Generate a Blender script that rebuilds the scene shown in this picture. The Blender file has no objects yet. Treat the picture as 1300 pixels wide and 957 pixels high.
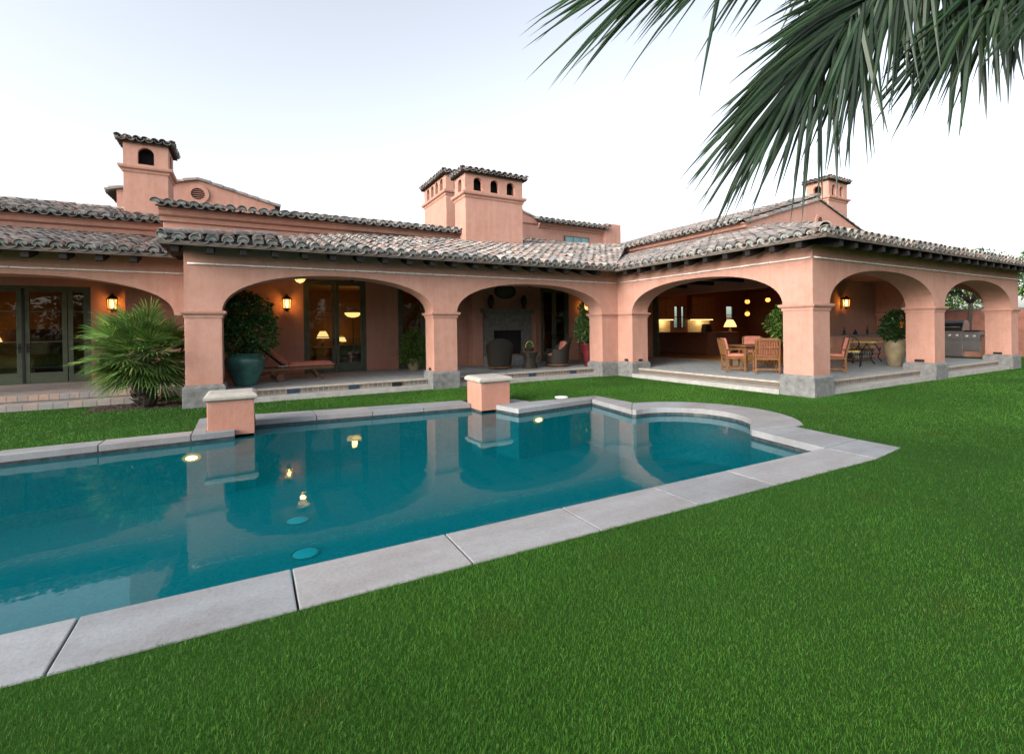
import bpy, bmesh, math, random
import numpy as np
from mathutils import Vector, Matrix
rnd = random.Random(7)
nrs = np.random.RandomState(11)
S = bpy.context.scene
COL = S.collection
PI = math.pi

# ------------------------------------------------------------------ materials
def new_mat(name):
    m = bpy.data.materials.new(name); m.use_nodes = True
    nt = m.node_tree
    for n in list(nt.nodes): nt.nodes.remove(n)
    out = nt.nodes.new('ShaderNodeOutputMaterial')
    return m, nt, out
def N(nt, t, **kw):
    n = nt.nodes.new(t)
    for k, v in kw.items():
        if k in n.inputs: n.inputs[k].default_value = v
        else: setattr(n, k, v)
    return n
def L(nt, a, b): nt.links.new(a, b)
def c4(c): return (c[0], c[1], c[2], 1.0)
def noise(nt, vec, scale, detail=4, rough=.55):
    n = N(nt, 'ShaderNodeTexNoise'); n.inputs['Scale'].default_value = scale
    n.inputs['Detail'].default_value = detail; n.inputs['Roughness'].default_value = rough
    L(nt, vec, n.inputs['Vector']); return n.outputs['Fac']
def ramp(nt, fac, stops):
    r = N(nt, 'ShaderNodeValToRGB'); e = r.color_ramp.elements
    while len(e) < len(stops): e.new(.5)
    for i, (p, c) in enumerate(stops): e[i].position = p; e[i].color = c4(c)
    L(nt, fac, r.inputs['Fac']); return r.outputs['Color']
def mixc(nt, fac, a, b, mode='MIX'):
    m = N(nt, 'ShaderNodeMix'); m.data_type = 'RGBA'; m.blend_type = mode
    for s, v in ((0, fac), (6, a), (7, b)):
        if hasattr(v, 'is_linked') or hasattr(v, 'links'): L(nt, v, m.inputs[s])
        else: m.inputs[s].default_value = v if s == 0 else c4(v)
    return m.outputs[2]
def bumpn(nt, h, strength, dist=.01):
    b = N(nt, 'ShaderNodeBump'); b.inputs['Strength'].default_value = strength
    b.inputs['Distance'].default_value = dist; L(nt, h, b.inputs['Height']); return b.outputs['Normal']
def objco(nt, scale=None):
    t = N(nt, 'ShaderNodeTexCoord')
    if scale is None: return t.outputs['Object']
    m = N(nt, 'ShaderNodeMapping'); m.inputs['Scale'].default_value = scale
    L(nt, t.outputs['Object'], m.inputs['Vector']); return m.outputs['Vector']
def principled(nt, out, rough=.7, spec=.3, metal=0):
    p = N(nt, 'ShaderNodeBsdfPrincipled')
    p.inputs['Roughness'].default_value = rough; p.inputs['Metallic'].default_value = metal
    p.inputs['Specular IOR Level'].default_value = spec
    L(nt, p.outputs['BSDF'], out.inputs['Surface']); return p
def mat(name, col, rough=.7, var=.18, scale=4, bump=.15, bscale=60, attr=False, spec=.3, metal=0, stretch=None, bdist=.01, trans=0):
    m, nt, out = new_mat(name); v = objco(nt, stretch)
    p = principled(nt, out, rough, spec, metal)
    a = noise(nt, v, scale, 5); 
    lo = tuple(c * (1 - var) for c in col); hi = tuple(min(1, c * (1 + var)) for c in col)
    c = ramp(nt, a, [(.3, lo), (.7, hi)])
    if attr:
        at = N(nt, 'ShaderNodeAttribute', attribute_name='Col')
        c = mixc(nt, 1.0, c, at.outputs['Color'], 'MULTIPLY')
    L(nt, c, p.inputs['Base Color'])
    if bump: L(nt, bumpn(nt, noise(nt, v, bscale, 3), bump, bdist), p.inputs['Normal'])
    if trans:
        tr = N(nt, 'ShaderNodeBsdfTranslucent'); L(nt, c, tr.inputs['Color'])
        mx = N(nt, 'ShaderNodeMixShader'); mx.inputs[0].default_value = trans
        L(nt, p.outputs[0], mx.inputs[1]); L(nt, tr.outputs[0], mx.inputs[2]); L(nt, mx.outputs[0], out.inputs['Surface'])
    return m
def stucco(name, col, dark, pale):
    m, nt, out = new_mat(name); v = objco(nt)
    p = principled(nt, out, .88, .15)
    big = noise(nt, v, .9, 5, .6); mid = noise(nt, v, 4.5, 6, .65)
    st = noise(nt, objco(nt, (5, 5, .45)), 1.6, 4, .6)
    c = ramp(nt, big, [(.3, dark), (.52, col), (.75, pale)])
    c = mixc(nt, .5, c, ramp(nt, mid, [(.33, dark), (.67, pale)]))
    c = mixc(nt, .4, c, ramp(nt, st, [(.4, dark), (.6, col)]))
    # rain splash tinting near the ground (has its own ragged shape)
    sp = N(nt, 'ShaderNodeSeparateXYZ'); L(nt, N(nt, 'ShaderNodeNewGeometry').outputs['Position'], sp.inputs[0])
    mr = N(nt, 'ShaderNodeMapRange'); mr.inputs['From Min'].default_value = .85; mr.inputs['From Max'].default_value = .45
    ad = N(nt, 'ShaderNodeMath', operation='ADD'); L(nt, sp.outputs['Z'], ad.inputs[0])
    ml = N(nt, 'ShaderNodeMath', operation='MULTIPLY'); L(nt, mid, ml.inputs[0]); ml.inputs[1].default_value = .35
    L(nt, ml.outputs[0], ad.inputs[1]); L(nt, ad.outputs[0], mr.inputs['Value'])
    stain = N(nt, 'ShaderNodeMath', operation='MULTIPLY'); L(nt, mr.outputs[0], stain.inputs[0]); stain.inputs[1].default_value = .5
    c = mixc(nt, stain.outputs[0], c, (col[0]*.95, col[1]*.72, col[2]*.62))
    L(nt, c, p.inputs['Base Color'])
    hb = N(nt, 'ShaderNodeMath', operation='MULTIPLY_ADD'); L(nt, noise(nt, v, 9, 5, .7), hb.inputs[0]); hb.inputs[1].default_value = 1.6; L(nt, noise(nt, v, 48, 5, .75), hb.inputs[2]); L(nt, bumpn(nt, hb.outputs[0], .5, .012), p.inputs['Normal'])
    return m
def emit(name, col, strength):
    m, nt, out = new_mat(name); e = N(nt, 'ShaderNodeEmission'); e.inputs['Color'].default_value = c4(col)
    e.inputs['Strength'].default_value = strength; L(nt, e.outputs[0], out.inputs['Surface']); return m
def brickmat(name, c1, c2, mortar, bw, bh, rough=.7, rot=0, axis='xy', msize=.006, offset=.5, bump=.3, var=.25):
    m, nt, out = new_mat(name); p = principled(nt, out, rough, .25)
    t = N(nt, 'ShaderNodeTexCoord'); mp = N(nt, 'ShaderNodeMapping')
    if axis == 'xz': mp.inputs['Rotation'].default_value = (-PI/2, 0, 0)
    elif axis == 'yz': mp.inputs['Rotation'].default_value = (-PI/2, 0, -PI/2); 
    else: mp.inputs['Rotation'].default_value = (0, 0, rot)
    L(nt, t.outputs['Object'], mp.inputs['Vector'])
    b = N(nt, 'ShaderNodeTexBrick'); b.offset = offset
    b.inputs['Color1'].default_value = c4(c1); b.inputs['Color2'].default_value = c4(c2); b.inputs['Mortar'].default_value = c4(mortar)
    b.inputs['Scale'].default_value = 1; b.inputs['Mortar Size'].default_value = msize
    b.inputs['Brick Width'].default_value = bw; b.inputs['Row Height'].default_value = bh; b.inputs['Bias'].default_value = 0
    L(nt, mp.outputs[0], b.inputs['Vector'])
    v = t.outputs['Object']
    c = mixc(nt, .5, b.outputs['Color'], ramp(nt, noise(nt, v, 3.5, 6), [(.3, (1-var,)*3), (.7, (1+var,)*3)]), 'MULTIPLY')
    c = mixc(nt, .35, c, ramp(nt, noise(nt, v, 26, 5), [(.35, (.72,)*3), (.6, (1.15,)*3)]), 'MULTIPLY')
    L(nt, c, p.inputs['Base Color'])
    L(nt, bumpn(nt, b.outputs['Fac'], -bump, .006), p.inputs['Normal'])
    return m

M = {}
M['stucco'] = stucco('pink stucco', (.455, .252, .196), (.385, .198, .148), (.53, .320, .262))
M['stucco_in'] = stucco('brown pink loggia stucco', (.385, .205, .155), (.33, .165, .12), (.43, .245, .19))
M['stone'] = mat('grey cantera stone', (.165, .168, .165), .85, .32, 7, .5, 45)
M['stone_shaded'] = mat('shade toned carved stone', (.10, .10, .09), .85, .3, 7, .5, 45)  # darker copy of the grey stone, with the loggia's shade put into the colour
M['stone_pale'] = mat('pale limestone', (.36, .335, .295), .75, .16, 8, .3, 50)
M['tile'] = mat('weathered clay tile', (.74, .70, .665), .8, .3, 9, .3, 70, attr=True)
M['mortar'] = mat('grey green mortar', (.33, .36, .345), .9, .2, 12, .3)
M['deck'] = mat('dark roof boards', (.010, .008, .007), .8, .3, 6)
M['rafter'] = mat('dark stained rafter wood', (.009, .007, .006), .7, .3, 6, stretch=(1, 1, 6))
M['fascia'] = mat('weathered fascia board', (.10, .082, .068), .75, .25, 5)
M['coping'] = None
M['greenpaint'] = mat('olive green door paint', (.06, .075, .05), .45, .2, 5, .1)
M['black'] = mat('black iron', (.012, .012, .013), .5, .3, 20, .2)
M['dark'] = mat('dark void', (.01, .01, .012), .9, .1, 3, 0)
M['teak'] = mat('oiled teak', (.17, .075, .026), .55, .3, 5, .2, 40, stretch=(6, 6, 1.2))
M['teak_dark'] = mat('aged teak', (.16, .075, .035), .6, .35, 6, .2, 40)
M['cushion'] = mat('rust red cushion cloth', (.34, .105, .07), .9, .15, 6, .3, 160)
M['cushion_pink'] = mat('salmon cushion cloth', (.45, .17, .125), .9, .12, 6, .3, 160)
M['cushion_yellow'] = mat('straw yellow cushion', (.60, .42, .14), .85, .15, 8, .2)
M['wicker'] = None
M['glaze_teal'] = mat('teal glazed ceramic', (.045, .135, .115), .28, .55, 2.5, .12, 18, spec=.5)
M['glaze_red'] = mat('oxblood glazed ceramic', (.10, .012, .016), .3, .4, 4, .1, 18, spec=.5)
M['glaze_sand'] = mat('sand coloured ceramic', (.25, .20, .12), .6, .3, 4, .2, 30)
M['soil'] = mat('garden soil', (.06, .045, .032), .95, .4, 18, .8, 40)
M['leaf'] = mat('dark glossy leaf', (.042, .105, .022), .38, .25, 5, 0, attr=True, spec=.45, trans=.18)
M['leaf_fresh'] = mat('fresh green leaf', (.075, .15, .025), .45, .25, 5, 0, attr=True, spec=.4, trans=.2)
M['palm'] = mat('palm leaf', (.062, .13, .032), .42, .25, 6, 0, attr=True, spec=.45, trans=.18)
M['palm_dark'] = mat('deep green palm leaf', (.016, .040, .016), .4, .3, 5, 0, attr=True, spec=.4, trans=.12)
M['bark'] = mat('rough bark', (.11, .08, .055), .95, .4, 12, 1, 30, bdist=.03)
M['olive_bark'] = mat('grey bark', (.055, .046, .038), .95, .35, 12, 1, 30, bdist=.03)
M['steel'] = mat('brushed steel', (.30, .30, .30), .38, .1, 4, .05, 200, metal=1)
M['steel_dark'] = mat('dark hood enamel', (.02, .02, .022), .25, .2, 4, 0, spec=.5)
M['wood_int'] = mat('mahogany panelling', (.17, .062, .030), .5, .3, 4, .1, stretch=(8, 8, 1))
M['wood_floor'] = mat('oak floor', (.25, .13, .05), .45, .25, 5, .1, stretch=(1, 8, 1))
M['plaster_int'] = mat('warm interior plaster', (.20, .10, .04), .9, .12, 2)
M['plaster_bed'] = mat('ochre bedroom plaster', (.17, .085, .033), .9, .12, 2)
M['linen'] = mat('gold quilt', (.50, .34, .14), .9, .3, 6, .5, 30)
M['linen_white'] = mat('cream linen', (.62, .52, .38), .9, .12, 6, .4, 30)
M['white'] = mat('white plastic', (.75, .75, .74), .5, .05, 5, 0)
M['rope'] = mat('clear white rope light', (.80, .76, .72), .4, .15, 9, 0)
M['clip'] = mat('grey clip', (.3, .28, .26), .6, .1)
M['grout_dark'] = mat('dark waterline tile', (.045, .05, .055), .35, .5, 14, .1)
M['basin'] = None
M['lamp_amber'] = emit('lit amber glass', (1.0, .40, .08), 1.0)
M['lamp_core'] = emit('lit lantern bulb', (1.0, .66, .26), 9.0)
M['shade'] = emit('lit cream lampshade', (1.0, .60, .22), .75)
M['shade_hot'] = emit('lit lamp bowl', (1.0, .58, .19), .9)
M['under'] = emit('lit counter strip', (1.0, .65, .22), 2.0)
M['poolglow'] = emit('lit pool lens', (1.0, .60, .24), 5.0); M['poolhalo'] = emit('painted halo of pool lamp', (1.0, .36, .07), .55); M['poolglow_dim'] = emit('dim pool lens', (1.0, .42, .12), .5)  # the ring's glow imitates scattered light; only the lens is the lamp
M['wallbrick'] = mat('rose brown garden wall', (.25, .11, .08), .9, .25, 3, .3)

def build_coping_mat():
    m, nt, out = new_mat('mauve grey cast stone'); v = objco(nt); p = principled(nt, out, .72, .3)
    a = noise(nt, v, 1.3, 6, .65); b = noise(nt, v, 9, 6, .7); g = noise(nt, v, 55, 4, .7)
    c = ramp(nt, a, [(.3, (.19, .185, .19)), (.5, (.258, .265, .272)), (.72, (.31, .32, .325))])
    c = mixc(nt, .45, c, ramp(nt, b, [(.35, (.195, .17, .17)), (.65, (.32, .328, .332))]))
    vein = noise(nt, objco(nt, (1.2, 3.5, 1)), .8, 6, .6); c = mixc(nt, .5, c, ramp(nt, vein, [(.33, (.185, .17, .172)), (.5, (.255, .27, .28)), (.68, (.36, .385, .40))])); c = mixc(nt, .25, c, ramp(nt, g, [(.4, (.17, .165, .165)), (.55, (.31, .305, .305))]))
    at = N(nt, 'ShaderNodeAttribute', attribute_name='Col'); c = mixc(nt, 1.0, c, at.outputs['Color'], 'MULTIPLY')
    L(nt, c, p.inputs['Base Color'])
    L(nt, bumpn(nt, noise(nt, v, 40, 6, .7), .45, .006), p.inputs['Normal']); return m
M['coping'] = build_coping_mat()
def build_basin_mat():
    m, nt, out = new_mat('teal pebble plaster'); v = objco(nt); p = principled(nt, out, .6, .3)
    vo = N(nt, 'ShaderNodeTexVoronoi'); vo.inputs['Scale'].default_value = 34; L(nt, v, vo.inputs['Vector'])
    c = ramp(nt, vo.outputs['Color'], [(.2, (.001, .09, .125)), (.55, (.002, .145, .19)), (.85, (.006, .20, .24))])
    c = mixc(nt, .4, c, ramp(nt, noise(nt, v, 1.1, 5), [(.3, (.001, .085, .125)), (.7, (.004, .135, .165))]))
    L(nt, c, p.inputs['Base Color']); return m
M['basin'] = build_basin_mat()
def build_water_mat():
    m, nt, out = new_mat('still pool water'); v = objco(nt)
    h1 = noise(nt, v, 2.2, 3, .5); h2 = noise(nt, v, 9, 3, .5)
    ad = N(nt, 'ShaderNodeMath', operation='MULTIPLY_ADD'); L(nt, h2, ad.inputs[0]); ad.inputs[1].default_value = .25; L(nt, h1, ad.inputs[2])
    nrm = bumpn(nt, ad.outputs[0], .05, .03)
    g = N(nt, 'ShaderNodeBsdfGlossy'); g.inputs['Roughness'].default_value = .015; L(nt, nrm, g.inputs['Normal'])
    t = N(nt, 'ShaderNodeBsdfTransparent'); t.inputs['Color'].default_value = (.50, .97, .98, 1)
    f = N(nt, 'ShaderNodeFresnel'); f.inputs['IOR'].default_value = 1.36; L(nt, nrm, f.inputs['Normal'])
    ge = N(nt, 'ShaderNodeNewGeometry'); sb = N(nt, 'ShaderNodeMath', operation='SUBTRACT'); sb.inputs[0].default_value = 1; L(nt, ge.outputs['Backfacing'], sb.inputs[1])
    fm = N(nt, 'ShaderNodeMath', operation='MULTIPLY'); L(nt, f.outputs[0], fm.inputs[0]); L(nt, sb.outputs[0], fm.inputs[1])
    mx = N(nt, 'ShaderNodeMixShader'); df = N(nt, 'ShaderNodeBsdfDiffuse'); df.inputs['Color'].default_value = (.0005, .122, .142, 1); m0 = N(nt, 'ShaderNodeMixShader'); m0.inputs[0].default_value = .45; L(nt, t.outputs[0], m0.inputs[1]); L(nt, df.outputs[0], m0.inputs[2])
    L(nt, fm.outputs[0], mx.inputs[0]); L(nt, m0.outputs[0], mx.inputs[1]); L(nt, g.outputs[0], mx.inputs[2])
    L(nt, mx.outputs[0], out.inputs['Surface']); return m
M['water'] = build_water_mat()
def build_glass_mat():
    m, nt, out = new_mat('window glass')
    g = N(nt, 'ShaderNodeBsdfGlossy'); g.inputs['Roughness'].default_value = .01
    t = N(nt, 'ShaderNodeBsdfTransparent'); t.inputs['Color'].default_value = (.80, .84, .80, 1)
    f = N(nt, 'ShaderNodeFresnel'); f.inputs['IOR'].default_value = 1.6
    ge = N(nt, 'ShaderNodeNewGeometry'); sb = N(nt, 'ShaderNodeMath', operation='SUBTRACT'); sb.inputs[0].default_value = 1; L(nt, ge.outputs['Backfacing'], sb.inputs[1])
    fm = N(nt, 'ShaderNodeMath', operation='MULTIPLY'); L(nt, f.outputs[0], fm.inputs[0]); L(nt, sb.outputs[0], fm.inputs[1])
    mx = N(nt, 'ShaderNodeMixShader'); L(nt, fm.outputs[0], mx.inputs[0]); L(nt, t.outputs[0], mx.inputs[1]); L(nt, g.outputs[0], mx.inputs[2])
    L(nt, mx.outputs[0], out.inputs['Surface']); return m
M['glass'] = build_glass_mat()
def build_wicker_mat():
    m, nt, out = new_mat('dark woven wicker'); p = principled(nt, out, .6, .35)
    t = N(nt, 'ShaderNodeTexCoord')
    w1 = N(nt, 'ShaderNodeTexWave', bands_direction='Z'); w1.inputs['Scale'].default_value = 22; w1.inputs['Distortion'].default_value = 1
    w2 = N(nt, 'ShaderNodeTexWave', bands_direction='DIAGONAL'); w2.inputs['Scale'].default_value = 16
    L(nt, t.outputs['Object'], w1.inputs['Vector']); L(nt, t.outputs['Object'], w2.inputs['Vector'])
    ml = N(nt, 'ShaderNodeMath', operation='MULTIPLY'); L(nt, w1.outputs['Fac'], ml.inputs[0]); L(nt, w2.outputs['Fac'], ml.inputs[1])
    L(nt, ramp(nt, ml.outputs[0], [(.05, (.014, .012, .009)), (.6, (.052, .045, .034))]), p.inputs['Base Color'])
    L(nt, bumpn(nt, ml.outputs[0], .6, .01), p.inputs['Normal']); return m
M['wicker'] = build_wicker_mat()
def build_lawn_mat():
    m, nt, out = new_mat('lawn turf'); v = objco(nt); p = principled(nt, out, .95, .1)
    a = noise(nt, v, .5, 5, .6); b = noise(nt, v, 60, 4, .8)
    c = ramp(nt, a, [(.3, (.022, .074, .008)), (.7, (.034, .105, .013))])
    c = mixc(nt, .55, c, ramp(nt, b, [(.35, (.012, .042, .005)), (.65, (.048, .135, .017))]))
    L(nt, c, p.inputs['Base Color']); L(nt, bumpn(nt, b, .9, .03), p.inputs['Normal']); return m
M['lawn'] = build_lawn_mat()
M['blade'] = mat('grass blade', (.044, .136, .014), .6, .1, 3, 0, attr=True, spec=.25, trans=.25)
M['patio'] = brickmat('grey patio slate', (.265, .30, .315), (.33, .365, .375), (.18, .195, .20), .46, .46, .6, PI/4, msize=.007, offset=0)
M['tread'] = mat('pale limestone tread', (.33, .325, .305), .75, .16, 6, .3, 50)
def riser_mat(name, axis):
    m = brickmat(name, (.20, .14, .09), (.10, .10, .10), (.24, .23, .21), .12, .14, .5, 0, axis, msize=.01, offset=0, bump=.2)
    return m
M['riser_x'] = riser_mat('patterned riser tile', 'xz'); M['riser_y'] = riser_mat('patterned riser tile across', 'yz')
M['blue_tile'] = mat('cobalt glazed tile', (.022, .04, .08), .35, .5, 14, 0, spec=.5)
M['paver'] = brickmat('mixed tumbled pavers', (.34, .30, .28), (.22, .215, .21), (.14, .13, .12), .21, .105, .85, .1, msize=.008)
M['paver_edge'] = brickmat('checkered edge pavers', (.36, .25, .19), (.22, .225, .225), (.16, .155, .15), .17, .16, .8, 0, 'xz', msize=.01, offset=0)
M['paver_edge2'] = brickmat('grey tumbled edge pavers', (.34, .27, .23), (.25, .245, .24), (.17, .16, .15), .24, .15, .8, 0, 'xz', msize=.012, offset=.5)

# ------------------------------------------------------------------ mesh helpers
class MB:
    def __init__(s): s.v = []; s.f = []; s.c = []; s.mi = []; s.cc = (1, 1, 1); s.m = 0
    def face(s, idx): s.f.append(tuple(idx)); s.c.append(s.cc); s.mi.append(s.m)
    def add(s, pts): b = len(s.v); s.v += [tuple(p) for p in pts]; return b
    def poly(s, pts): b = s.add(pts); s.face(range(b, b + len(pts)))
    def box(s, a, b, taper=0):
        x0, y0, z0 = a; x1, y1, z1 = b; t = taper
        i = s.add([(x0,y0,z0),(x1,y0,z0),(x1,y1,z0),(x0,y1,z0),(x0+t,y0+t,z1),(x1-t,y0+t,z1),(x1-t,y1-t,z1),(x0+t,y1-t,z1)])
        for q in ((3,2,1,0),(4,5,6,7),(0,1,5,4),(1,2,6,5),(2,3,7,6),(3,0,4,7)): s.face([i+k for k in q])
    def obox(s, center, size, rot=None):
        h = [d/2 for d in size]; R = rot if rot is not None else Matrix.Identity(3); c = Vector(center)
        pts = [c + R @ Vector((sx*h[0], sy*h[1], sz*h[2])) for sz in (-1,1) for sx, sy in ((-1,-1),(1,-1),(1,1),(-1,1))]
        i = s.add(pts)
        for q in ((3,2,1,0),(4,5,6,7),(0,1,5,4),(1,2,6,5),(2,3,7,6),(3,0,4,7)): s.face([i+k for k in q])
    def bar(s, p, q, w, h=None, up=(0,0,1)):
        p = Vector(p); q = Vector(q); d = (q-p); ln = d.length; d.normalize(); h = h or w
        u = Vector(up)
        if abs(d.dot(u)) > .98: u = Vector((1,0,0))
        r = d.cross(u).normalized(); n = r.cross(d)
        R = Matrix((d, r, n)).transposed()
        s.obox((p+q)/2, (ln, w, h), R)
    def prism(s, poly, z0, z1, flip=False):
        n = len(poly); b = s.add([(x,y,z0) for x,y in poly] + [(x,y,z1) for x,y in poly])
        s.face([b+n-1-k for k in range(n)]); s.face([b+n+k for k in range(n)])
        for k in range(n): j = (k+1) % n; s.face([b+k, b+j, b+n+j, b+n+k])
    def extr(s, poly, vec):
        n = len(poly); b = s.add(list(poly) + [tuple(Vector(p)+Vector(vec)) for p in poly])
        s.face([b+n-1-k for k in range(n)]); s.face([b+n+k for k in range(n)])
        for k in range(n): j = (k+1) % n; s.face([b+k, b+j, b+n+j, b+n+k])
    def tube(s, pts, rad, seg=8, cap=True):
        pts = [Vector(p) for p in pts]; n = len(pts)
        if not hasattr(rad, '__len__'): rad = [rad]*n
        t0 = (pts[1]-pts[0]).normalized(); u = Vector((0,0,1)) if abs(t0.z) < .9 else Vector((1,0,0))
        r = t0.cross(u).normalized(); rings = []
        for i in range(n):
            t = (pts[min(i+1,n-1)]-pts[max(i-1,0)]).normalized()
            r = (r - t*r.dot(t)).normalized(); w = t.cross(r)
            rings.append(s.add([pts[i] + (r*math.cos(2*PI*k/seg) + w*math.sin(2*PI*k/seg))*rad[i] for k in range(seg)]))
        for i in range(n-1):
            for k in range(seg):
                j = (k+1) % seg; s.face([rings[i]+k, rings[i]+j, rings[i+1]+j, rings[i+1]+k])
        if cap: s.face([rings[0]+seg-1-k for k in range(seg)]); s.face([rings[-1]+k for k in range(seg)])
    def lathe(s, prof, c=(0,0,0), seg=28, capb=True, capt=True, a0=0, a1=2*PI):
        full = abs(a1-a0-2*PI) < 1e-6; m = seg if full else seg+1
        rs = [s.add([(c[0]+r*math.cos(a0+(a1-a0)*k/seg), c[1]+r*math.sin(a0+(a1-a0)*k/seg), c[2]+z) for k in range(m)]) for r, z in prof]
        for i in range(len(prof)-1):
            for k in range(seg):
                j = (k+1) % m; s.face([rs[i]+k, rs[i]+j, rs[i+1]+j, rs[i+1]+k])
        if capb and full: s.face([rs[0]+seg-1-k for k in range(seg)])
        if capt and full: s.face([rs[-1]+k for k in range(seg)])
    def build(s, name, m, parent=None, smooth=False, bevel=0, loc=None, rz=0, clip=None):
        me = bpy.data.meshes.new(name); me.from_pydata(s.v, [], s.f)
        ms = m if isinstance(m, (list, tuple)) else [m]
        for x in ms: me.materials.append(x)
        if any(c != (1,1,1) for c in s.c):
            at = me.color_attributes.new('Col', 'FLOAT_COLOR', 'CORNER')
            arr = np.ones((len(me.loops), 4), np.float32)
            cnt = np.array([len(f) for f in s.f]); arr[:, :3] = np.repeat(np.array(s.c, np.float32), cnt, axis=0)
            at.data.foreach_set('color', arr.ravel())
        if len(ms) > 1: me.polygons.foreach_set('material_index', s.mi)
        if bevel or clip or not smooth:
            bm = bmesh.new(); bm.from_mesh(me)
            if clip:
                for co, no in clip:
                    bmesh.ops.bisect_plane(bm, geom=bm.verts[:]+bm.edges[:]+bm.faces[:], plane_co=co, plane_no=no, clear_outer=True)
            if bevel:
                bmesh.ops.remove_doubles(bm, verts=bm.verts, dist=1e-5)
                es = [e for e in bm.edges if len(e.link_faces) == 2 and e.calc_face_angle(0) > .5]
                bmesh.ops.bevel(bm, geom=es, offset=bevel, segments=2, affect='EDGES', profile=.6, clamp_overlap=True)
            bm.to_mesh(me); bm.free()
        if smooth:
            me.polygons.foreach_set('use_smooth', [True]*len(me.polygons))
            if isinstance(smooth, float): me.set_sharp_from_angle(angle=smooth)
        me.update()
        o = bpy.data.objects.new(name, me); COL.objects.link(o)
        if parent: o.parent = parent
        if loc is not None: o.location = loc
        if rz: o.rotation_euler = (0,0,rz)
        return o

def thing(name, label, cat, loc=(0,0,0), rz=0, group=None):
    o = bpy.data.objects.new(name, None); COL.objects.link(o); o.empty_display_size = .1
    o.location = loc; o.rotation_euler = (0,0,rz); o['label'] = label; o['category'] = cat
    if group: o['group'] = group
    return o
def tag(o, label, cat, group=None):
    o['label'] = label; o['category'] = cat
    if group: o['group'] = group
    return o
def structure(o): o['kind'] = 'structure'; return o
def stuff(o, label=None, cat=None):
    o['kind'] = 'stuff'
    if label: o['label'] = label; o['category'] = cat
    return o
def dup(root, loc, rz, label, group=None):
    r = root.copy(); COL.objects.link(r); r.location = loc; r.rotation_euler = (0,0,rz); r['label'] = label
    if group: r['group'] = group
    for ch in list(root.children):
        c = ch.copy(); COL.objects.link(c); c.parent = r
        for g in ch.children:
            d = g.copy(); COL.objects.link(d); d.parent = c
            for h in g.children:
                e = h.copy(); COL.objects.link(e); e.parent = d
    return r
def np_mesh(name, V, F, m, parent=None, vcol=None, smooth=False):
    """V (n,3), F (k,q) constant-size faces"""
    me = bpy.data.meshes.new(name); q = F.shape[1]
    me.vertices.add(len(V)); me.vertices.foreach_set('co', V.astype(np.float32).ravel())
    me.loops.add(F.size); me.loops.foreach_set('vertex_index', F.astype(np.int32).ravel())
    me.polygons.add(len(F)); me.polygons.foreach_set('loop_start', (np.arange(len(F))*q).astype(np.int32))
    me.materials.append(m)
    if vcol is not None:
        at = me.color_attributes.new('Col', 'FLOAT_COLOR', 'POINT')
        a = np.ones((len(V), 4), np.float32); a[:, :3] = vcol; at.data.foreach_set('color', a.ravel())
    me.update(calc_edges=True)
    if smooth: me.polygons.foreach_set('use_smooth', [True]*len(me.polygons))
    o = bpy.data.objects.new(name, me); COL.objects.link(o)
    if parent: o.parent = parent
    return o
def unit(a): return a/np.maximum(np.linalg.norm(a, axis=-1, keepdims=True), 1e-9)
def leaf_mesh(name, P, D, size, m, parent, wid=.45, tone=(.6, 1.5), seed=1, fold=.25):
    """one small folded leaf (two triangles' worth of quad) at each point P growing along D"""
    r = np.random.RandomState(seed); n = len(P); D = unit(D)
    up = r.normal(size=(n, 3)); up[:, 2] += .8
    Sd = unit(np.cross(D, up)); Nn = np.cross(Sd, D)
    ln = (size*(.6+.8*r.rand(n)))[:, None]; w = ln*wid
    a = P; b = P + D*ln*.5 + Sd*w*.5 + Nn*w*fold; c = P + D*ln - Nn*ln*.12; d = P + D*ln*.5 - Sd*w*.5 + Nn*w*fold
    V = np.stack([a, b, c, d], 1).reshape(-1, 3); i = np.arange(n)*4
    F = np.concatenate([np.stack([i, i+1, i+2], 1), np.stack([i, i+2, i+3], 1)])
    t = (tone[0] + (tone[1]-tone[0])*r.rand(n)**1.6)[:, None]
    col = np.concatenate([t*(1+.15*r.normal(size=(n,1))), t, t*(.9+.2*r.rand(n,1))], 1)
    return np_mesh(name, V, F, m, parent, np.repeat(np.clip(col, .1, 3), 4, 0))
def crown_points(r, lobes, n, shell=.55):
    """points spread through a union of ellipsoid lobes, biased to their outsides, with gaps"""
    vol = np.array([l[3]*l[4]*l[5] for l in lobes])**(2/3); pick = r.choice(len(lobes), n, p=vol/vol.sum())
    d = unit(r.normal(size=(n, 3))); rad = shell + (1-shell)*r.rand(n)**.6
    rad *= 1 + .12*np.sin(d[:, 0]*9+pick)*np.sin(d[:, 1]*7+2*pick)*np.cos(d[:, 2]*8)
    Lb = np.array(lobes)[pick]
    P = Lb[:, :3] + d*rad[:, None]*Lb[:, 3:6]
    out = d + r.normal(size=(n, 3))*.55; out[:, 2] -= .15
    return P, out

# ------------------------------------------------------------------ pool plan
ARC_C = (6.60, 5.84)
def arc(c, r, a0, a1, n): return [(c[0]+r*math.cos(a0+(a1-a0)*k/n), c[1]+r*math.sin(a0+(a1-a0)*k/n)) for k in range(n+1)]
bay_in = arc(ARC_C, 1.06, -1.22, 1.72, 18)
bay_out = arc((6.72, 5.86), 1.74, -1.0, 1.40, 18)
inner = [(-9, 3.76), (6.44, 3.43), (6.66, 4.62)] + bay_in + [(6.40, 6.95), (6.64, 8.50), (4.62, 8.27), (4.47, 8.97), (4.13, 8.97), (4.13, 9.47), (.05, 9.90), (.05, 9.17), (-.24, 9.17), (-.24, 9.05), (-9, 8.62)]
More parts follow.
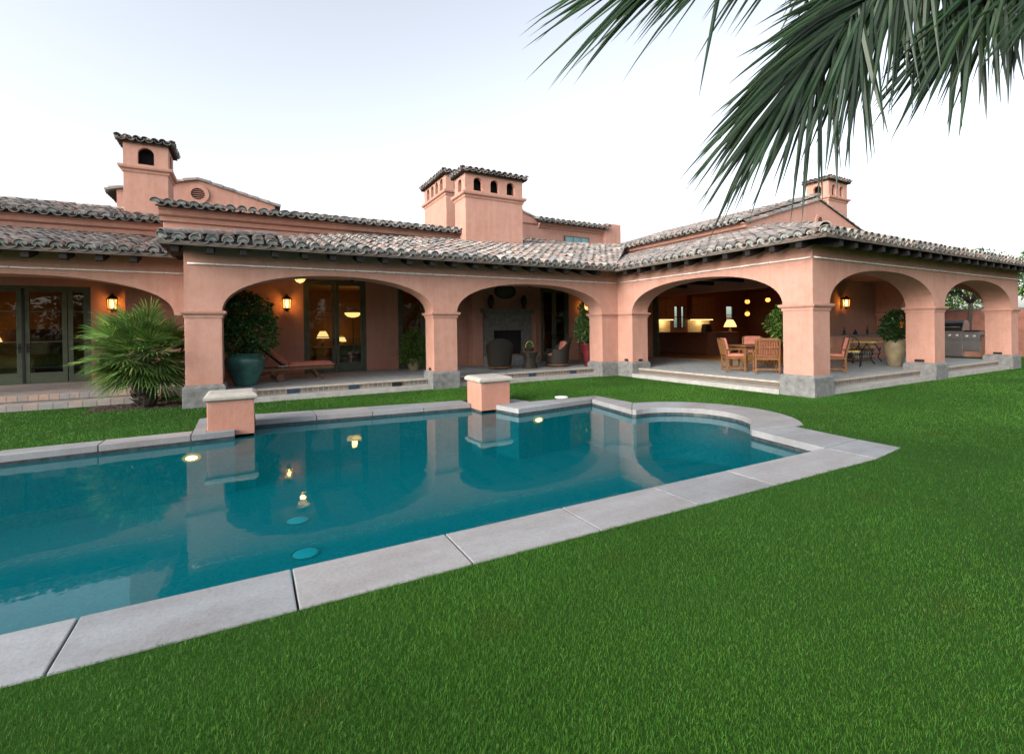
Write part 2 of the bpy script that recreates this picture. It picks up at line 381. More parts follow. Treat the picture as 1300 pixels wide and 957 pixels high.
# coping slabs: quads (plan), split at open joints
slabs = []
def strip(i0, i1, o0, o1, n, gap=.012):
    """quad strip between inner edge i0-i1 and outer edge o0-o1 cut into n slabs"""
    for k in range(n):
        a, b = k/n, (k+1)/n
        f = lambda p, q, t: (p[0]+(q[0]-p[0])*t, p[1]+(q[1]-p[1])*t)
        ln = math.hypot(i1[0]-i0[0], i1[1]-i0[1]) or 1
        g = gap/2/ln
        slabs.append([f(i0,i1,a+g), f(i0,i1,b-g), f(o0,o1,b-g), f(o0,o1,a+g)])
yi = lambda x: 3.575 - .021*(x+1); yo = lambda x: 3.045 - .028*(x+.8)
xs = [-9.5+1.08*k for k in range(0, 15)]
xs = [x for x in [-.86+1.08*k for k in range(-8, 6)]]
for a, b in zip(xs, xs[1:] + [6.44]):
    slabs.append([(a+.006, yo(a)), (b-.006, yo(b)), (b-.006, yi(b)), (a+.006, yi(a))])
slabs.append([(6.452, yo(6.44)), (7.27, 2.93), (7.30, 3.44), (6.452, 3.42)])
slabs.append([(6.452, 3.437), (7.30, 3.455), (7.44, 4.42), (6.67, 4.62)])
slab_bay = []
for k0, k1 in ((0, 6), (6, 12), (12, 18)):
    ins = bay_in[k0:k1+1]; outs = bay_out[k0:k1+1]
    slabs.append([ins[0]] + [ins[j] for j in range(1, len(ins))] + outs[::-1])
slabs[-3] = [(6.67, 4.635), (7.44, 4.435)] + bay_out[0:7] + bay_in[0:7][::-1]
slabs[-1] = bay_out[12:19] + [(7.03, 7.62), (6.40, 6.95)] + bay_in[12:19][::-1]
slabs.append([(6.40, 6.965), (7.03, 7.635), (7.05, 8.85), (6.64, 8.50)])
slabs.append([(5.72, 8.40), (6.632, 8.51), (7.05, 8.865), (5.72, 8.95)])
slabs.append([(4.62, 8.27), (5.708, 8.40), (5.708, 8.95), (5.30, 8.98), (5.20, 9.52), (4.815, 9.55), (4.815, 8.965), (4.47, 8.965)])
def mid(t, back): 
    return (.06+(4.12-.06)*t, (9.90+(9.47-9.90)*t) + (0 if not back else .72 - .18*t))
for k in range(4):
    a, b = k/4+.0015, (k+1)/4-.0015
    slabs.append([mid(a,0), mid(b,0), mid(b,1), mid(a,1)])
slabs.append([(-.24, 9.05), (-.24, 9.165), (-.635, 9.165), (-.635, 10.0), (.05, 9.91), (.05, 10.64), (-.84, 10.68), (-.82, 9.02)])
ly = lambda x: 9.02 + (x+.82)*.049
lx = [-.832-1.1*k for k in range(8)]
for a, b in zip(lx, lx[1:]):
    slabs.append([(b+.012, ly(b)), (a, ly(a)), (a, ly(a)+.36), (b+.012, ly(b)+.40)])
mb = MB()
def ccw(p):
    return p if sum(p[i][0]*p[(i+1)%len(p)][1]-p[(i+1)%len(p)][0]*p[i][1] for i in range(len(p))) > 0 else p[::-1]
rs_ = random.Random(9)
for s_ in slabs:
    g_ = rs_.uniform(.88, 1.10); w_ = rs_.uniform(-.035, .05); mb.cc = (g_*(1+w_), g_, g_*(1-w_*.6)); mb.prism(ccw(s_), -.085, .012)
coping = structure(mb.build('pool_coping', M['coping'], bevel=.008))
# outer outline for cutting the lawn
lawn_hole = ccw([(-9, yo(-9)), (6.45, yo(6.44)), (7.27, 2.93), (7.44, 4.42)] + bay_out + [(7.03, 7.62), (7.05, 8.86), (5.30, 8.97), (5.20, 9.52), (4.6, 9.98), (.05, 10.64), (-.84, 10.68), (-.82, 9.40), (-9, 9.0)])

# basin: walls and floor, with underwater entry steps along the far side
mb = MB(); IN = ccw(inner); n = len(IN)
b0 = mb.add([(x, y, -.085) for x, y in IN]); b1 = mb.add([(x, y, -.17) for x, y in IN]); b2 = mb.add([(x, y, -1.0) for x, y in IN])
for k in range(n):
    j = (k+1) % n
    mb.m = 1; mb.face([b0+j, b0+k, b1+k, b1+j]); mb.m = 0; mb.face([b1+j, b1+k, b2+k, b2+j])
mb.face([b2+k for k in range(n)])
basin = structure(mb.build('pool_basin', [M['basin'], M['grout_dark']]))
mb = MB(); mb.poly([(x, y, -.125) for x, y in IN]); structure(mb.build('pool_water', M['water']))

# lawn sheet with the pool cut out, reaching the horizon
bm = bmesh.new()
def ring(pts, z):
    vs = [bm.verts.new((x, y, z)) for x, y in pts]
    return [bm.edges.new((vs[i], vs[(i+1) % len(vs)])) for i in range(len(vs))]
es = ring([(-400, -300), (600, -300), (600, 700), (-400, 700)], 0) + ring(lawn_hole, 0)
bmesh.ops.triangle_fill(bm, use_beauty=True, edges=es)
for f in bm.faces:
    if f.normal.z < 0: f.normal_flip()
me = bpy.data.meshes.new('lawn'); bm.to_mesh(me); bm.free(); me.materials.append(M['lawn'])
lawn = bpy.data.objects.new('lawn', me); COL.objects.link(lawn); structure(lawn)
# soil under the coping edge so the cut lawn has depth
r_ = random.Random(4); mb = MB(); pts_ = [(-3.0, 13.9)]
for k in range(26): f = k/25; pts_.append((-2.98+1.70*f+r_.uniform(-.02, .02), 12.92-.36*f**.6+r_.uniform(-.05, .05)))
mb.prism(ccw(pts_ + [(-1.28, 13.9)]), -.02, .01)
for k in range(240):
    x, y = r_.uniform(-2.95, -1.3), r_.uniform(12.7, 13.8); q = r_.uniform(.01, .04); mb.obox((x, y, .012), (q*2, q, q*.5), Matrix.Rotation(r_.uniform(0, 6), 3, 'Z') @ Matrix.Rotation(r_.uniform(-.4, .4), 3, 'X'))
structure(mb.build('planting_bed', M['soil']))

def inside(px, py, poly):
    r = np.zeros(len(px), bool); n = len(poly)
    for i in range(n):
        x0, y0 = poly[i]; x1, y1 = poly[(i+1) % n]
        c = ((y0 > py) != (y1 > py)); t = (py-y0)/((y1-y0) if y1 != y0 else 1e-9)
        r ^= c & (px < x0+t*(x1-x0))
    return r
def grass(n):
    r = np.random.RandomState(5)
    R0, R1 = 1.2, 34.0; k = .42
    u = r.rand(n); rad = (R0**k + u*(R1**k-R0**k))**(1/k)
    th = np.radians(-33 + 135*r.rand(n))
    x = rad*np.sin(th); y = rad*np.cos(th)
    jx, jy = x + r.normal(size=n)*.002, y + r.normal(size=n)*.002
    ok = ~inside(jx, jy, lawn_hole)
    ok &= ~((y > 12.40) & (x > -1.25) & (x < 11)) & ~((x > 10.62) & (y > 5.93)&(x < 23.6)) & ~((x <= -1.2) & (y > 13.86)) & ~((y > 12.75)&(x > -3)&(x < -1.2))
    ok &= ~((x > 23.5) & (y > 10))
    x, y, rad = x[ok], y[ok], rad[ok]; n = len(x)
    sc = np.clip(rad/3.2, 1, 6)
    pat = .5 + .25*np.sin(x*1.7+np.sin(y*1.3)*2) + .25*np.sin(y*2.3+x*.7)
    h = (.014 + .010*r.rand(n) + .006*pat)*np.clip(.9+.1*sc, 1, 1.3); w = .0010*sc*(.7+.6*r.rand(n))
    a = r.rand(n)*2*PI; lean = (.15+.75*r.rand(n))*h; b = r.rand(n)*2*PI
    dx, dy = np.cos(a)*w, np.sin(a)*w; lx_, ly_ = np.cos(b)*lean, np.sin(b)*lean
    z0 = np.full(n, -.002)
    V = np.stack([np.stack([x-dx, y-dy, z0], 1), np.stack([x+dx, y+dy, z0], 1),
                  np.stack([x+dx*.8+lx_*.35, y+dy*.8+ly_*.35, h*.6], 1), np.stack([x-dx*.8+lx_*.35, y-dy*.8+ly_*.35, h*.6], 1),
                  np.stack([x+lx_, y+ly_, h], 1)], 1).reshape(-1, 3)
    i = np.arange(n)*5
    F = np.concatenate([np.stack([i, i+1, i+2], 1), np.stack([i, i+2, i+3], 1), np.stack([i+3, i+2, i+4], 1)])
    big = np.sin(x*.55+1.3*np.sin(y*.4))*np.sin(y*.7+.8*np.sin(x*.6)); big2 = np.sin(x*1.9+2.1*np.sin(y*.9+1))*np.sin(y*2.2+1.7*np.sin(x*.8)); t = .80 + .36*r.rand(n) + .20*(pat-.5) + .24*big + .14*big2; yel = r.rand(n)
    c = np.stack([t*(.85+.5*yel**3+.10*big), t, t*(.7+.5*r.rand(n))], 1)
    for dx_, dy_, dr_ in ((1.15, 2.3, .16), (3.4, 1.15, .22), (4.9, 2.2, .2), (2.2, 2.55, .12), (6.5, 1.4, .3), (8.6, 3.1, .25), (.2, 2.2, .12), (-2.4, 11.2, .3), (5.6, 11.0, .25), (9.4, 5.0, .3)):
        q_ = np.exp(-(((x-dx_)/dr_)**2+((y-dy_)/(dr_*.7))**2)); m_ = r.rand(n) < q_*.75; c[m_] *= np.array([1.25, .72, .9]); h_ = 1
    dead = r.rand(n) < .022; c[dead] = np.array([3.2, 1.25, 3.0])*.9
    o = np_mesh('grass', V, F, M['blade'], None, np.repeat(c, 5, 0))
    stuff(o, 'short mown green grass blades covering the lawn around the pool', 'grass')
grass(1000000)

# ================================================================== THE VILLA
villa = thing('villa', 'pink stucco Spanish style villa with arched loggias, chimneys and barrel tile roofs beyond the pool', 'house')
W = .68                       # column and wall thickness
def superarch(a, b, n=36, e=2.25):
    out = []
    for k in range(n+1):
        t = PI*k/n; c, s_ = math.cos(t), math.sin(t)
        out.append((-a*math.copysign(abs(c)**(2/e), c), b*abs(s_)**(2/e)))
    return out                # from left springing to right springing
SPR, CRN, TOP = 2.05, .89, 3.575
def arcade(name, s0, s1, arches, to3, thick, top=TOP, crn=CRN):
    """wall above the springing line with arched openings; to3(s, z) -> 3D, thick -> vector"""
    poly = [(s0, SPR)]
    for a, b in arches:
        c = (a+b)/2; poly += [(c+x, SPR+z) for x, z in superarch((b-a)/2, crn)]
    poly += [(s1, SPR), (s1, top), (s0, top)]
    cl = []
    for p in poly:
        if not cl or math.hypot(p[0]-cl[-1][0], p[1]-cl[-1][1]) > 1e-4: cl.append(p)
    bm = bmesh.new(); vs = [bm.verts.new(to3(*p)) for p in cl]
    f = bm.faces.new(vs); r = bmesh.ops.extrude_face_region(bm, geom=[f])
    bmesh.ops.translate(bm, vec=thick, verts=[e for e in r['geom'] if isinstance(e, bmesh.types.BMVert)])
    bmesh.ops.triangulate(bm, faces=[x for x in bm.faces if len(x.verts) > 4])
    bmesh.ops.recalc_face_normals(bm, faces=bm.faces)
    me = bpy.data.meshes.new(name); bm.to_mesh(me); bm.free(); me.materials.append(M['stucco'])
    o = bpy.data.objects.new(name, me); COL.objects.link(o); o.parent = villa; return o
arcade('arcade_wall', -1.21, 10.74, [(-.53, 4.29), (4.97, 10.06)], lambda s, z: (s, 12.30, z), (0, W, 0))
arcade('arcade_wall', 5.93, 12.98, [(6.61, 11.62)], lambda s, z: (10.74, s, z), (W, 0, 0))
arcade('arcade_wall', 11.42, 23.43, [(11.42, 16.77), (17.45, 22.75)], lambda s, z: (s, 5.93, z), (0, W, 0))
arcade('arcade_wall', 6.61, 10.0, [(6.63, 9.15)], lambda s, z: (22.75, s, z), (W, 0, 0))
arcade('arcade_wall', -10.0, -1.21, [(-7.3, -1.62)], lambda s, z: (s, 14.40, z), (0, W, 0))

def inflate(poly, d):
    """offset a CCW rectilinear polygon outwards by d"""
    n = len(poly); out = []
    for i in range(n):
        p0, p, p1 = poly[i-1], poly[i], poly[(i+1) % n]
        e0 = (p[0]-p0[0], p[1]-p0[1]); e1 = (p1[0]-p[0], p1[1]-p[1])
        l0 = math.hypot(*e0); l1 = math.hypot(*e1)
        n0 = (e0[1]/l0, -e0[0]/l0); n1 = (e1[1]/l1, -e1[0]/l1)
        out.append((p[0]+d*(n0[0]+n1[0]), p[1]+d*(n0[1]+n1[1])) if abs(n0[0]*n1[0]+n0[1]*n1[1]) < .5 else (p[0]+d*n0[0], p[1]+d*n0[1]))
    return out
def rect(x0, y0, x1, y1): return [(x0, y0), (x1, y0), (x1, y1), (x0, y1)]
def column(poly, vents=(), z0=0.0):
    mb = MB(); mb.prism(poly, .47, SPR); c = mb.build('column', M['stucco'], villa, bevel=.012)
    mb = MB()
    # stone plinth with a weathered bevelled top
    lo = inflate(poly, .055); hi = inflate(poly, .012)
    nn = len(lo); a = mb.add([(x, y, z0) for x, y in lo]); b = mb.add([(x, y, .435) for x, y in lo]); d = mb.add([(x, y, .485) for x, y in hi])
    mb.face([a+nn-1-k for k in range(nn)]); mb.face([d+k for k in range(nn)])
    for r0, r1 in ((a, b), (b, d)):
        for k in range(nn): j = (k+1) % nn; mb.face([r0+k, r0+j, r1+j, r1+k])
    mb.build('plinth', M['stone'], c, bevel=.012)
    mb = MB(); prof = [(.012, 1.925), (.02, 1.955), (.02, 1.985), (.062, 2.015), (.075, 2.04), (.075, 2.075), (.006, 2.085)]
    rings = []
    for d_, z in prof:
        q = inflate(poly, d_); rings.append(mb.add([(x, y, z) for x, y in q]))
    for r0, r1 in zip(rings, rings[1:]):
        for k in range(nn): j = (k+1) % nn; mb.face([r0+k, r0+j, r1+j, r1+k])
    mb.face([rings[0]+nn-1-k for k in range(nn)]); mb.face([rings[-1]+k for k in range(nn)])
    mb.build('capital', M['stucco'], c, smooth=.6)
    for (p, sx, sy) in vents:
        mb = MB(); mb.obox((p[0], p[1], .535), (sx, sy, .075)); mb.obox((p[0], p[1], .535), (sx+.012 if sx > .03 else .028, sy+.012 if sy > .03 else .028, .055)); mb.build('step_light', M['black'], c)
    return c
column(rect(-1.21, 12.30, -.53, 12.98), [((-.53, 12.62), .022, .16)])
column(rect(4.29, 12.30, 4.97, 12.98), [((4.29, 12.62), .022, .16)])
column([(10.06, 12.30), (10.74, 12.30), (10.74, 11.62), (11.42, 11.62), (11.42, 12.98), (10.06, 12.98)], [((11.08, 11.62), .16, .022), ((10.74, 11.90), .022, .16)])
column(rect(10.74, 5.93, 11.42, 6.61))
column(rect(16.77, 5.93, 17.45, 6.61), [((16.77, 6.28), .022, .22)])
column(rect(22.75, 5.93, 23.43, 6.61), [((22.75, 6.28), .022, .22)])
column(rect(22.75, 9.17, 23.43, 9.98))
column(rect(-8.2, 14.40, -7.3, 15.08))

# ---- patio slabs, nosings, risers, treads (all one patio of the house)
PZ = .28
mb = MB(); mb.box((-1.15, 12.69, .02), (10.96, 16.4, PZ-.004)); mb.box((10.96, 6.26, .02), (15.7, 16.4, PZ-.004)); mb.box((15.7, 6.26, .02), (23.4, 10.0, PZ-.004))
mb.build('patio_floor', M['patio'], villa)
def edge_run(p, q, outw, x=True):
    """nosing, tiled riser and lower tread along a patio edge; outw = unit vector towards the lawn"""
    (x0, y0), (x1, y1) = p, q; ox, oy = outw
    def slab(mb, d0, d1, z0, z1):
        xs_ = sorted([x0, x1]) if x else sorted([x0+ox*d0, x0+ox*d1]); ys_ = sorted([y0+oy*d0, y0+oy*d1]) if x else sorted([y0, y1])
        mb.box((xs_[0], ys_[0], z0), (xs_[1], ys_[1], z1))
    m = MB(); slab(m, -.22, .035, PZ-.045, PZ); m.build('nosing', M['stone_pale'], villa, bevel=.008)
    m = MB(); slab(m, -.05, .012, .115, PZ-.047); m.build('tiled_riser', M['riser_x' if x else 'riser_y'], villa)
    m = MB(); slab(m, -.04, .30, -.02, .12); m.build('lower_step', M['tread'], villa, bevel=.008)
edge_run((-.47, 12.69), (4.23, 12.69), (0, -1)); edge_run((5.03, 12.69), (10.0, 12.69), (0, -1))
edge_run((10.96, 6.67), (10.96, 11.56), (-1, 0), False)
edge_run((11.48, 6.26), (16.71, 6.26), (0, -1)); edge_run((17.51, 6.26), (22.69, 6.26), (0, -1))
mb = MB()
for x in (.75, 2.15, 5.95, 7.45, 9.0): mb.box((x, 12.672, .128), (x+.27, 12.677, .225))
mb.build('blue_tile_inlay', M['blue_tile'], villa)
mb = MB(); mb.box((3.25, 12.64, .13), (3.5, 12.676, .225)); mb.build('step_light', M['black'], villa)
# left patio of mixed pavers
mb = MB(); mb.box((-10, 14.62, .02), (-1.2, 17.8, PZ)); mb.build('patio_floor', M['paver'], villa)
mb = MB(); mb.box((-10, 14.40, .14), (-1.9, 14.618, PZ+.004)); mb.build('nosing', M['paver_edge'], villa, bevel=.01)
mb = MB(); mb.box((-10, 13.92, -.02), (-1.9, 14.398, .135)); mb.build('lower_step', M['paver_edge2'], villa, bevel=.01)

# ---- back walls with openings
def wall_x(x0, x1, z0, z1, Y, th, ops, m, name='house_wall'):
    mb = MB(); cuts = sorted(set([x0, x1] + [v for o in ops for v in o[:2]]))
    for a, b in zip(cuts, cuts[1:]):
        c = (a+b)/2; hit = [o for o in ops if o[0] < c < o[1]]
        if not hit: mb.box((a, Y, z0), (b, Y+th, z1)); continue
        o = hit[0]
        if o[2] > z0+.01: mb.box((a, Y, z0), (b, Y+th, o[2]))
        if o[3] < z1-.01: mb.box((a, Y, o[3]), (b, Y+th, z1))
    return mb.build(name, m, villa)
CEIL = 3.34
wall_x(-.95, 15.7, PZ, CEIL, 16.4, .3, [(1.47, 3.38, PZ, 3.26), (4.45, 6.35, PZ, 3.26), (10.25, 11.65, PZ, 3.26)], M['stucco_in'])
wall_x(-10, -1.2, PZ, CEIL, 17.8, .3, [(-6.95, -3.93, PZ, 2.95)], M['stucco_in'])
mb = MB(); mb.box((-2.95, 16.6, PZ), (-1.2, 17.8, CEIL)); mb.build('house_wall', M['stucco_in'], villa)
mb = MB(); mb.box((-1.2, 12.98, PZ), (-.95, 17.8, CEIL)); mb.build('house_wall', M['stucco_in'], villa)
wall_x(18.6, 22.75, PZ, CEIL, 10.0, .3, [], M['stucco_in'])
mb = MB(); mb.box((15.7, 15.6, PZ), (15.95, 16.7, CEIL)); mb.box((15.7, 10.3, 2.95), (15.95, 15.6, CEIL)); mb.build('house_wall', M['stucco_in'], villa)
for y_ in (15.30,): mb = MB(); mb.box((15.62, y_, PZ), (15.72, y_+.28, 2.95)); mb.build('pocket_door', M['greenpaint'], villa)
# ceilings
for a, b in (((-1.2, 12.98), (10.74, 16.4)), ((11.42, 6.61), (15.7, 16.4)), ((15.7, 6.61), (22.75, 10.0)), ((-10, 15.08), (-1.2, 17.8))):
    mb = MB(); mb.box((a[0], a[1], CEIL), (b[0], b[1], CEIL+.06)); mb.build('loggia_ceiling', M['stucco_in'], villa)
mb = MB()
for x in np.arange(.3, 10.6, 1.3): mb.box((x, 12.98, CEIL-.14), (x+.14, 16.4, CEIL-.002))
for y in np.arange(7.2, 16.2, 1.3): mb.box((11.42, y, CEIL-.14), (15.7, y+.14, CEIL-.002))
mb.build('ceiling_beams', M['rafter'], villa)

# ---- glazed doors
def leaf(x0, x1, Y, z0=PZ+.02, z1=2.9, hinge='l', sill=.28, bars=(1.42, 2.25), handle=True, name='french_door'):
    mb = MB(); st = .105
    mb.box((x0, Y, z0), (x0+st, Y+.05, z1)); mb.box((x1-st, Y, z0), (x1, Y+.05, z1))
    mb.box((x0+st, Y+.002, z0), (x1-st, Y+.048, z0+sill)); mb.box((x0+st, Y+.002, z1-st), (x1-st, Y+.048, z1))
    for b in bars: mb.box((x0+st, Y+.008, b-.013), (x1-st, Y+.042, b+.013))
    o = mb.build(name, M['greenpaint'], villa, bevel=.004)
    m2 = MB(); m2.box((x0+st-.01, Y+.022, z0+sill-.01), (x1-st+.01, Y+.028, z1-st+.01)); m2.build('pane', M['glass'], o)
    if handle:
        hx = x1-.055 if hinge == 'l' else x0+.055; s_ = -1 if hinge == 'l' else 1
        m3 = MB(); m3.box((hx-.022, Y-.012, 1.13), (hx+.022, Y-.001, 1.38)); m3.tube([(hx, Y-.012, 1.26), (hx, Y-.055, 1.26), (hx+s_*.11, Y-.06, 1.255)], .011, 8); m3.build('handle', M['black'], o)
    return o
def frame(x0, x1, Y, z1, w=.07):
    mb = MB(); mb.box((x0, Y-.02, PZ), (x0+w, Y+.12, z1)); mb.box((x1-w, Y-.02, PZ), (x1, Y+.12, z1)); mb.box((x0+w, Y-.018, z1-w), (x1-w, Y+.118, z1)); mb.box((x0+w, Y-.015, PZ), (x1-w, Y+.115, PZ+.02))
    mb.build('door_frame', M['greenpaint'], villa, bevel=.004)
frame(-6.95, -3.93, 17.84, 2.95)
leaf(-6.2, -5.37, 17.86, hinge='l'); leaf(-5.32, -4.45, 17.86, hinge='r')
mb = MB(); mb.box((-5.37, 17.85, PZ+.02), (-5.32, 17.93, 2.88)); mb.build('astragal', M['black'], villa)
leaf(-6.88, -6.22, 17.86, handle=False, sill=.2, name='sidelight'); leaf(-4.43, -4.0, 17.86, handle=False, sill=.2, name='sidelight')
for a, b in ((1.47, 3.38), (4.45, 6.35), (10.25, 11.65)):
    frame(a, b, 16.44, 3.26); c = (a+b)/2
    leaf(a+.07, c-.006, 16.47, hinge='l', z1=3.19); leaf(c+.006, b-.07, 16.47, hinge='r', z1=3.19)

# ---- roof tiles
PAL = [(.30, .285, .275), (.25, .245, .245), (.36, .345, .33), (.34, .26, .235), (.36, .30, .275), (.20, .195, .195), (.29, .26, .245), (.42, .405, .39), (.33, .315, .32), (.26, .27, .285), (.31, .30, .295), (.23, .225, .225)]
def arc_tile(mb, O, s, t, n, r0, r1, ln, up=True, th=.014, seg=6, rim=True):
    """one barrel tile: low end at O, running along t; up=True is a cover, False a pan"""
    sg = 1 if up else -1
    A = []
    for (rr, tt) in ((r0, 0), (r1, ln)):
        A.append(mb.add([O + t*tt + s*(rr*math.cos(PI*k/seg)) + n*(sg*rr*.95*math.sin(PI*k/seg)) for k in range(seg+1)]))
    for k in range(seg):
        q = [A[0]+k, A[0]+k+1, A[1]+k+1, A[1]+k]; mb.face(q if not up else q)
    if rim:
        ri = r0-th*sg
        B = mb.add([O + s*(ri*math.cos(PI*k/seg)) + n*(sg*ri*.95*math.sin(PI*k/seg)) for k in range(seg+1)])
        C = mb.add([O + t*.10 + s*(ri*math.cos(PI*k/seg)) + n*(sg*ri*.95*math.sin(PI*k/seg)) for k in range(seg+1)])
        for k in range(seg):
            mb.face([A[0]+k+1, A[0]+k, B+k, B+k+1]); mb.face([B+k+1, B+k, C+k, C+k+1])
def tile_roof(name, O, s, up_h, slope, width, depth, clip=None, pitch=.285, course=.37, r=.112, parent=villa, seed=3, s0=0.0, mort=True, vary=1.0):
    """O eave start, s unit along the eave, up_h horizontal unit up the slope, slope number or function of distance along s; depth horizontal"""
    rr = random.Random(seed); s = Vector(s); uh = Vector(up_h); O = Vector(O); mb = MB(); nc = int(width/pitch)+1; p = width/nc
    sf = slope if callable(slope) else (lambda a: slope)
    mm = MB()
    for i in range(nc+1):
        a = i*p; sl = sf(a); ln = depth*math.sqrt(1+sl*sl); t = (uh + Vector((0,0,sl))).normalized(); n = s.cross(t)
        if n.z < 0: n = -n
        nr = int(ln/course)+1; drift = rr.uniform(-.03, .03)
        for j in range(nr):
            u0 = j*course + (rr.uniform(-.025, .025) if j else rr.uniform(-.012, .012)) + drift*(j > 0)
            col = rr.choice(PAL); k = rr.uniform(.75, 1.25)*vary; mb.cc = tuple(min(1, c*k*1.12) for c in col)
            lift = .018 + rr.uniform(-.004, .012)
            B = O + s*(a+rr.uniform(-.018, .018)) + t*(u0-.045) + n*(.052+lift)
            ts = (t + s*rr.uniform(-.035, .035) - n*(.03)).normalized()
            arc_tile(mb, B, s, ts, n, r*rr.uniform(.96, 1.06), r*.82, course*1.24, True)
            if i < nc:
                col = rr.choice(PAL); k = rr.uniform(.85, 1.2)*vary; mb.cc = tuple(c*k for c in col)
                P = O + s*(a+p/2) + t*(u0-.055) + n*(.088)
                arc_tile(mb, P, s, (t - n*.03).normalized(), n, r*.95, r*.8, course*1.2, False)
        if mort:
            B = O + s*a - t*.005 + n*.048
            idx = mm.add([B + s*(.10*math.cos(PI*k/8)) + n*(.098*math.sin(PI*k/8)) for k in range(9)]); mm.face(range(idx, idx+9))
    o = mb.build(name, M['tile'], parent, clip=clip)
    # boards below
    d = MB(); e0 = sf(0); e1 = sf(width)
    q = [O, O+s*width, O+s*width+uh*depth+Vector((0,0,e1*depth)), O+uh*depth+Vector((0,0,e0*depth))]
    d.extr(q, (0, 0, -.045)); d.build('roof_deck', M['deck'], parent, clip=clip)
    if mort: mm.build('eave_mortar', M['mortar'], parent, clip=clip)
    return o
def cap_row(name, p, q, parent=villa, r=.11, seed=1, ln=.40, lift=.05):
    rr = random.Random(seed); p = Vector(p); q = Vector(q); d = q-p; n_ = max(1, int(d.length/ln)); t = d.normalized()
    s = t.cross(Vector((0,0,1))).normalized(); n = s.cross(t); mb = MB()
    for k in range(n_):
        col = rr.choice(PAL); g = rr.uniform(.8, 1.2); mb.cc = tuple(min(1, c*g) for c in col)
        arc_tile(mb, p + t*(k*d.length/n_) + n*(lift+.02+rr.uniform(0, .012)), s, (t-n*.03).normalized(), n, r, r*.85, d.length/n_*1.15, True)
    return mb.build(name, M['tile'], parent)
EZ = 3.45; OV = .60
EY, EX = 12.30-OV, 10.74-OV; EF = 5.93-OV          # eave lines
ms = lambda a: .225 + .0095*a                     # main slope grows a little to the right
mX0 = -1.52
def mz(x, y): return EZ + ms(x-mX0)*(y-EY)
# main lower roof, clipped by the hip on its left and the valley on its right
tile_roof('tile_roof', (mX0, EY, EZ), (1,0,0), (0,1,0), ms, 15.8, 4.35, [((EX, EY, 0), (1,-1,0)), ((mX0, EY, 0), (-1,1,0))], seed=3)
tile_roof('tile_roof', (6.9, EY+4.3, mz(8, EY+4.3)), (1,0,0), (0,1,0), .335, 8.4, 1.6, [((EX, EY, 0), (1,-1,0))], seed=31, mort=False)
# its short hipped left end
tile_roof('tile_roof', (mX0, 14.6, EZ), (0,-1,0), (1,0,0), .225, 2.9, 2.4, [((mX0, EY, 0), (1,-1,0))], seed=4)
cap_row('hip_tiles', (mX0+.02, EY+.02, EZ+.07), (mX0+2.1, EY+2.1, EZ+.07+2.1*.235), seed=5)
# left lower roof
tile_roof('tile_roof', (-10, 13.8, EZ), (1,0,0), (0,1,0), .23, 9.2, 4.0, [((mX0+.05, 13.8, 0), (1,-1,0))], seed=6)
# wing, left slope and front slope
ws = lambda a: .285
tile_roof('tile_roof', (EX, 12.9+3, EZ), (0,-1,0), (1,0,0), ws, 12.9+3-EF, 4.5, [((EX, EY, 0), (-1,1,0)), ((EX, EF, 0), (1,-1,0))], seed=7)
tile_roof('tile_roof', (EX, EF, EZ), (1,0,0), (0,1,0), ws, 14.2, 4.7, [((EX, EF, 0), (-1,1,0))], seed=8)
cap_row('hip_tiles', (EX+.02, EF+.02, EZ+.07), (EX+4.4, EF+4.4, EZ+.07+4.4*.285), seed=9, r=.115)
# fascia boards and gutters' drip edge
mb = MB()
mb.box((mX0-.01, EY-.03, EZ-.07), (EX-.03, EY-.002, EZ+.012)); mb.box((mX0-.03, EY-.03, EZ-.07), (mX0-.012, 13.8, EZ+.012))
mb.box((-10, 13.77, EZ-.07), (mX0-.035, 13.798, EZ+.012)); mb.box((EX-.03, EF-.03, EZ-.07), (EX-.002, EY-.002, EZ+.012)); mb.box((EX, EF-.03, EZ-.07), (24.34, EF-.002, EZ+.012))
mb.build('fascia', M['fascia'], villa)
# rafter tails: one part each
rf = MB(); rf.extr([(-.065, 0, -.055), (-.065, 0, -.20), (-.065, .10, -.215), (-.065, .80, .02), (-.065, .80, .15)], (.13, 0, 0))
raf0 = rf.build('rafter_tail', M['rafter'], villa)
def rafters(pts, rz):
    for x, y in pts:
        if not rafters.used: o = raf0; rafters.used = True
        else: o = raf0.copy(); COL.objects.link(o); o.parent = villa
        o.location = (x, y, EZ+.0); o.rotation_euler = (0, 0, rz)
rafters.used = False
rafters([(x, EY+.03) for x in np.arange(-1.3, 10.0, .6)], 0)
rafters([(x, 13.83) for x in np.arange(-5.9, -2.0, .6)], 0)
rafters([(EX+.03, y) for y in np.arange(5.9, 11.5, .6)], -PI/2)
rafters([(x, EF+.03) for x in np.arange(10.8, 24, .6)], 0)

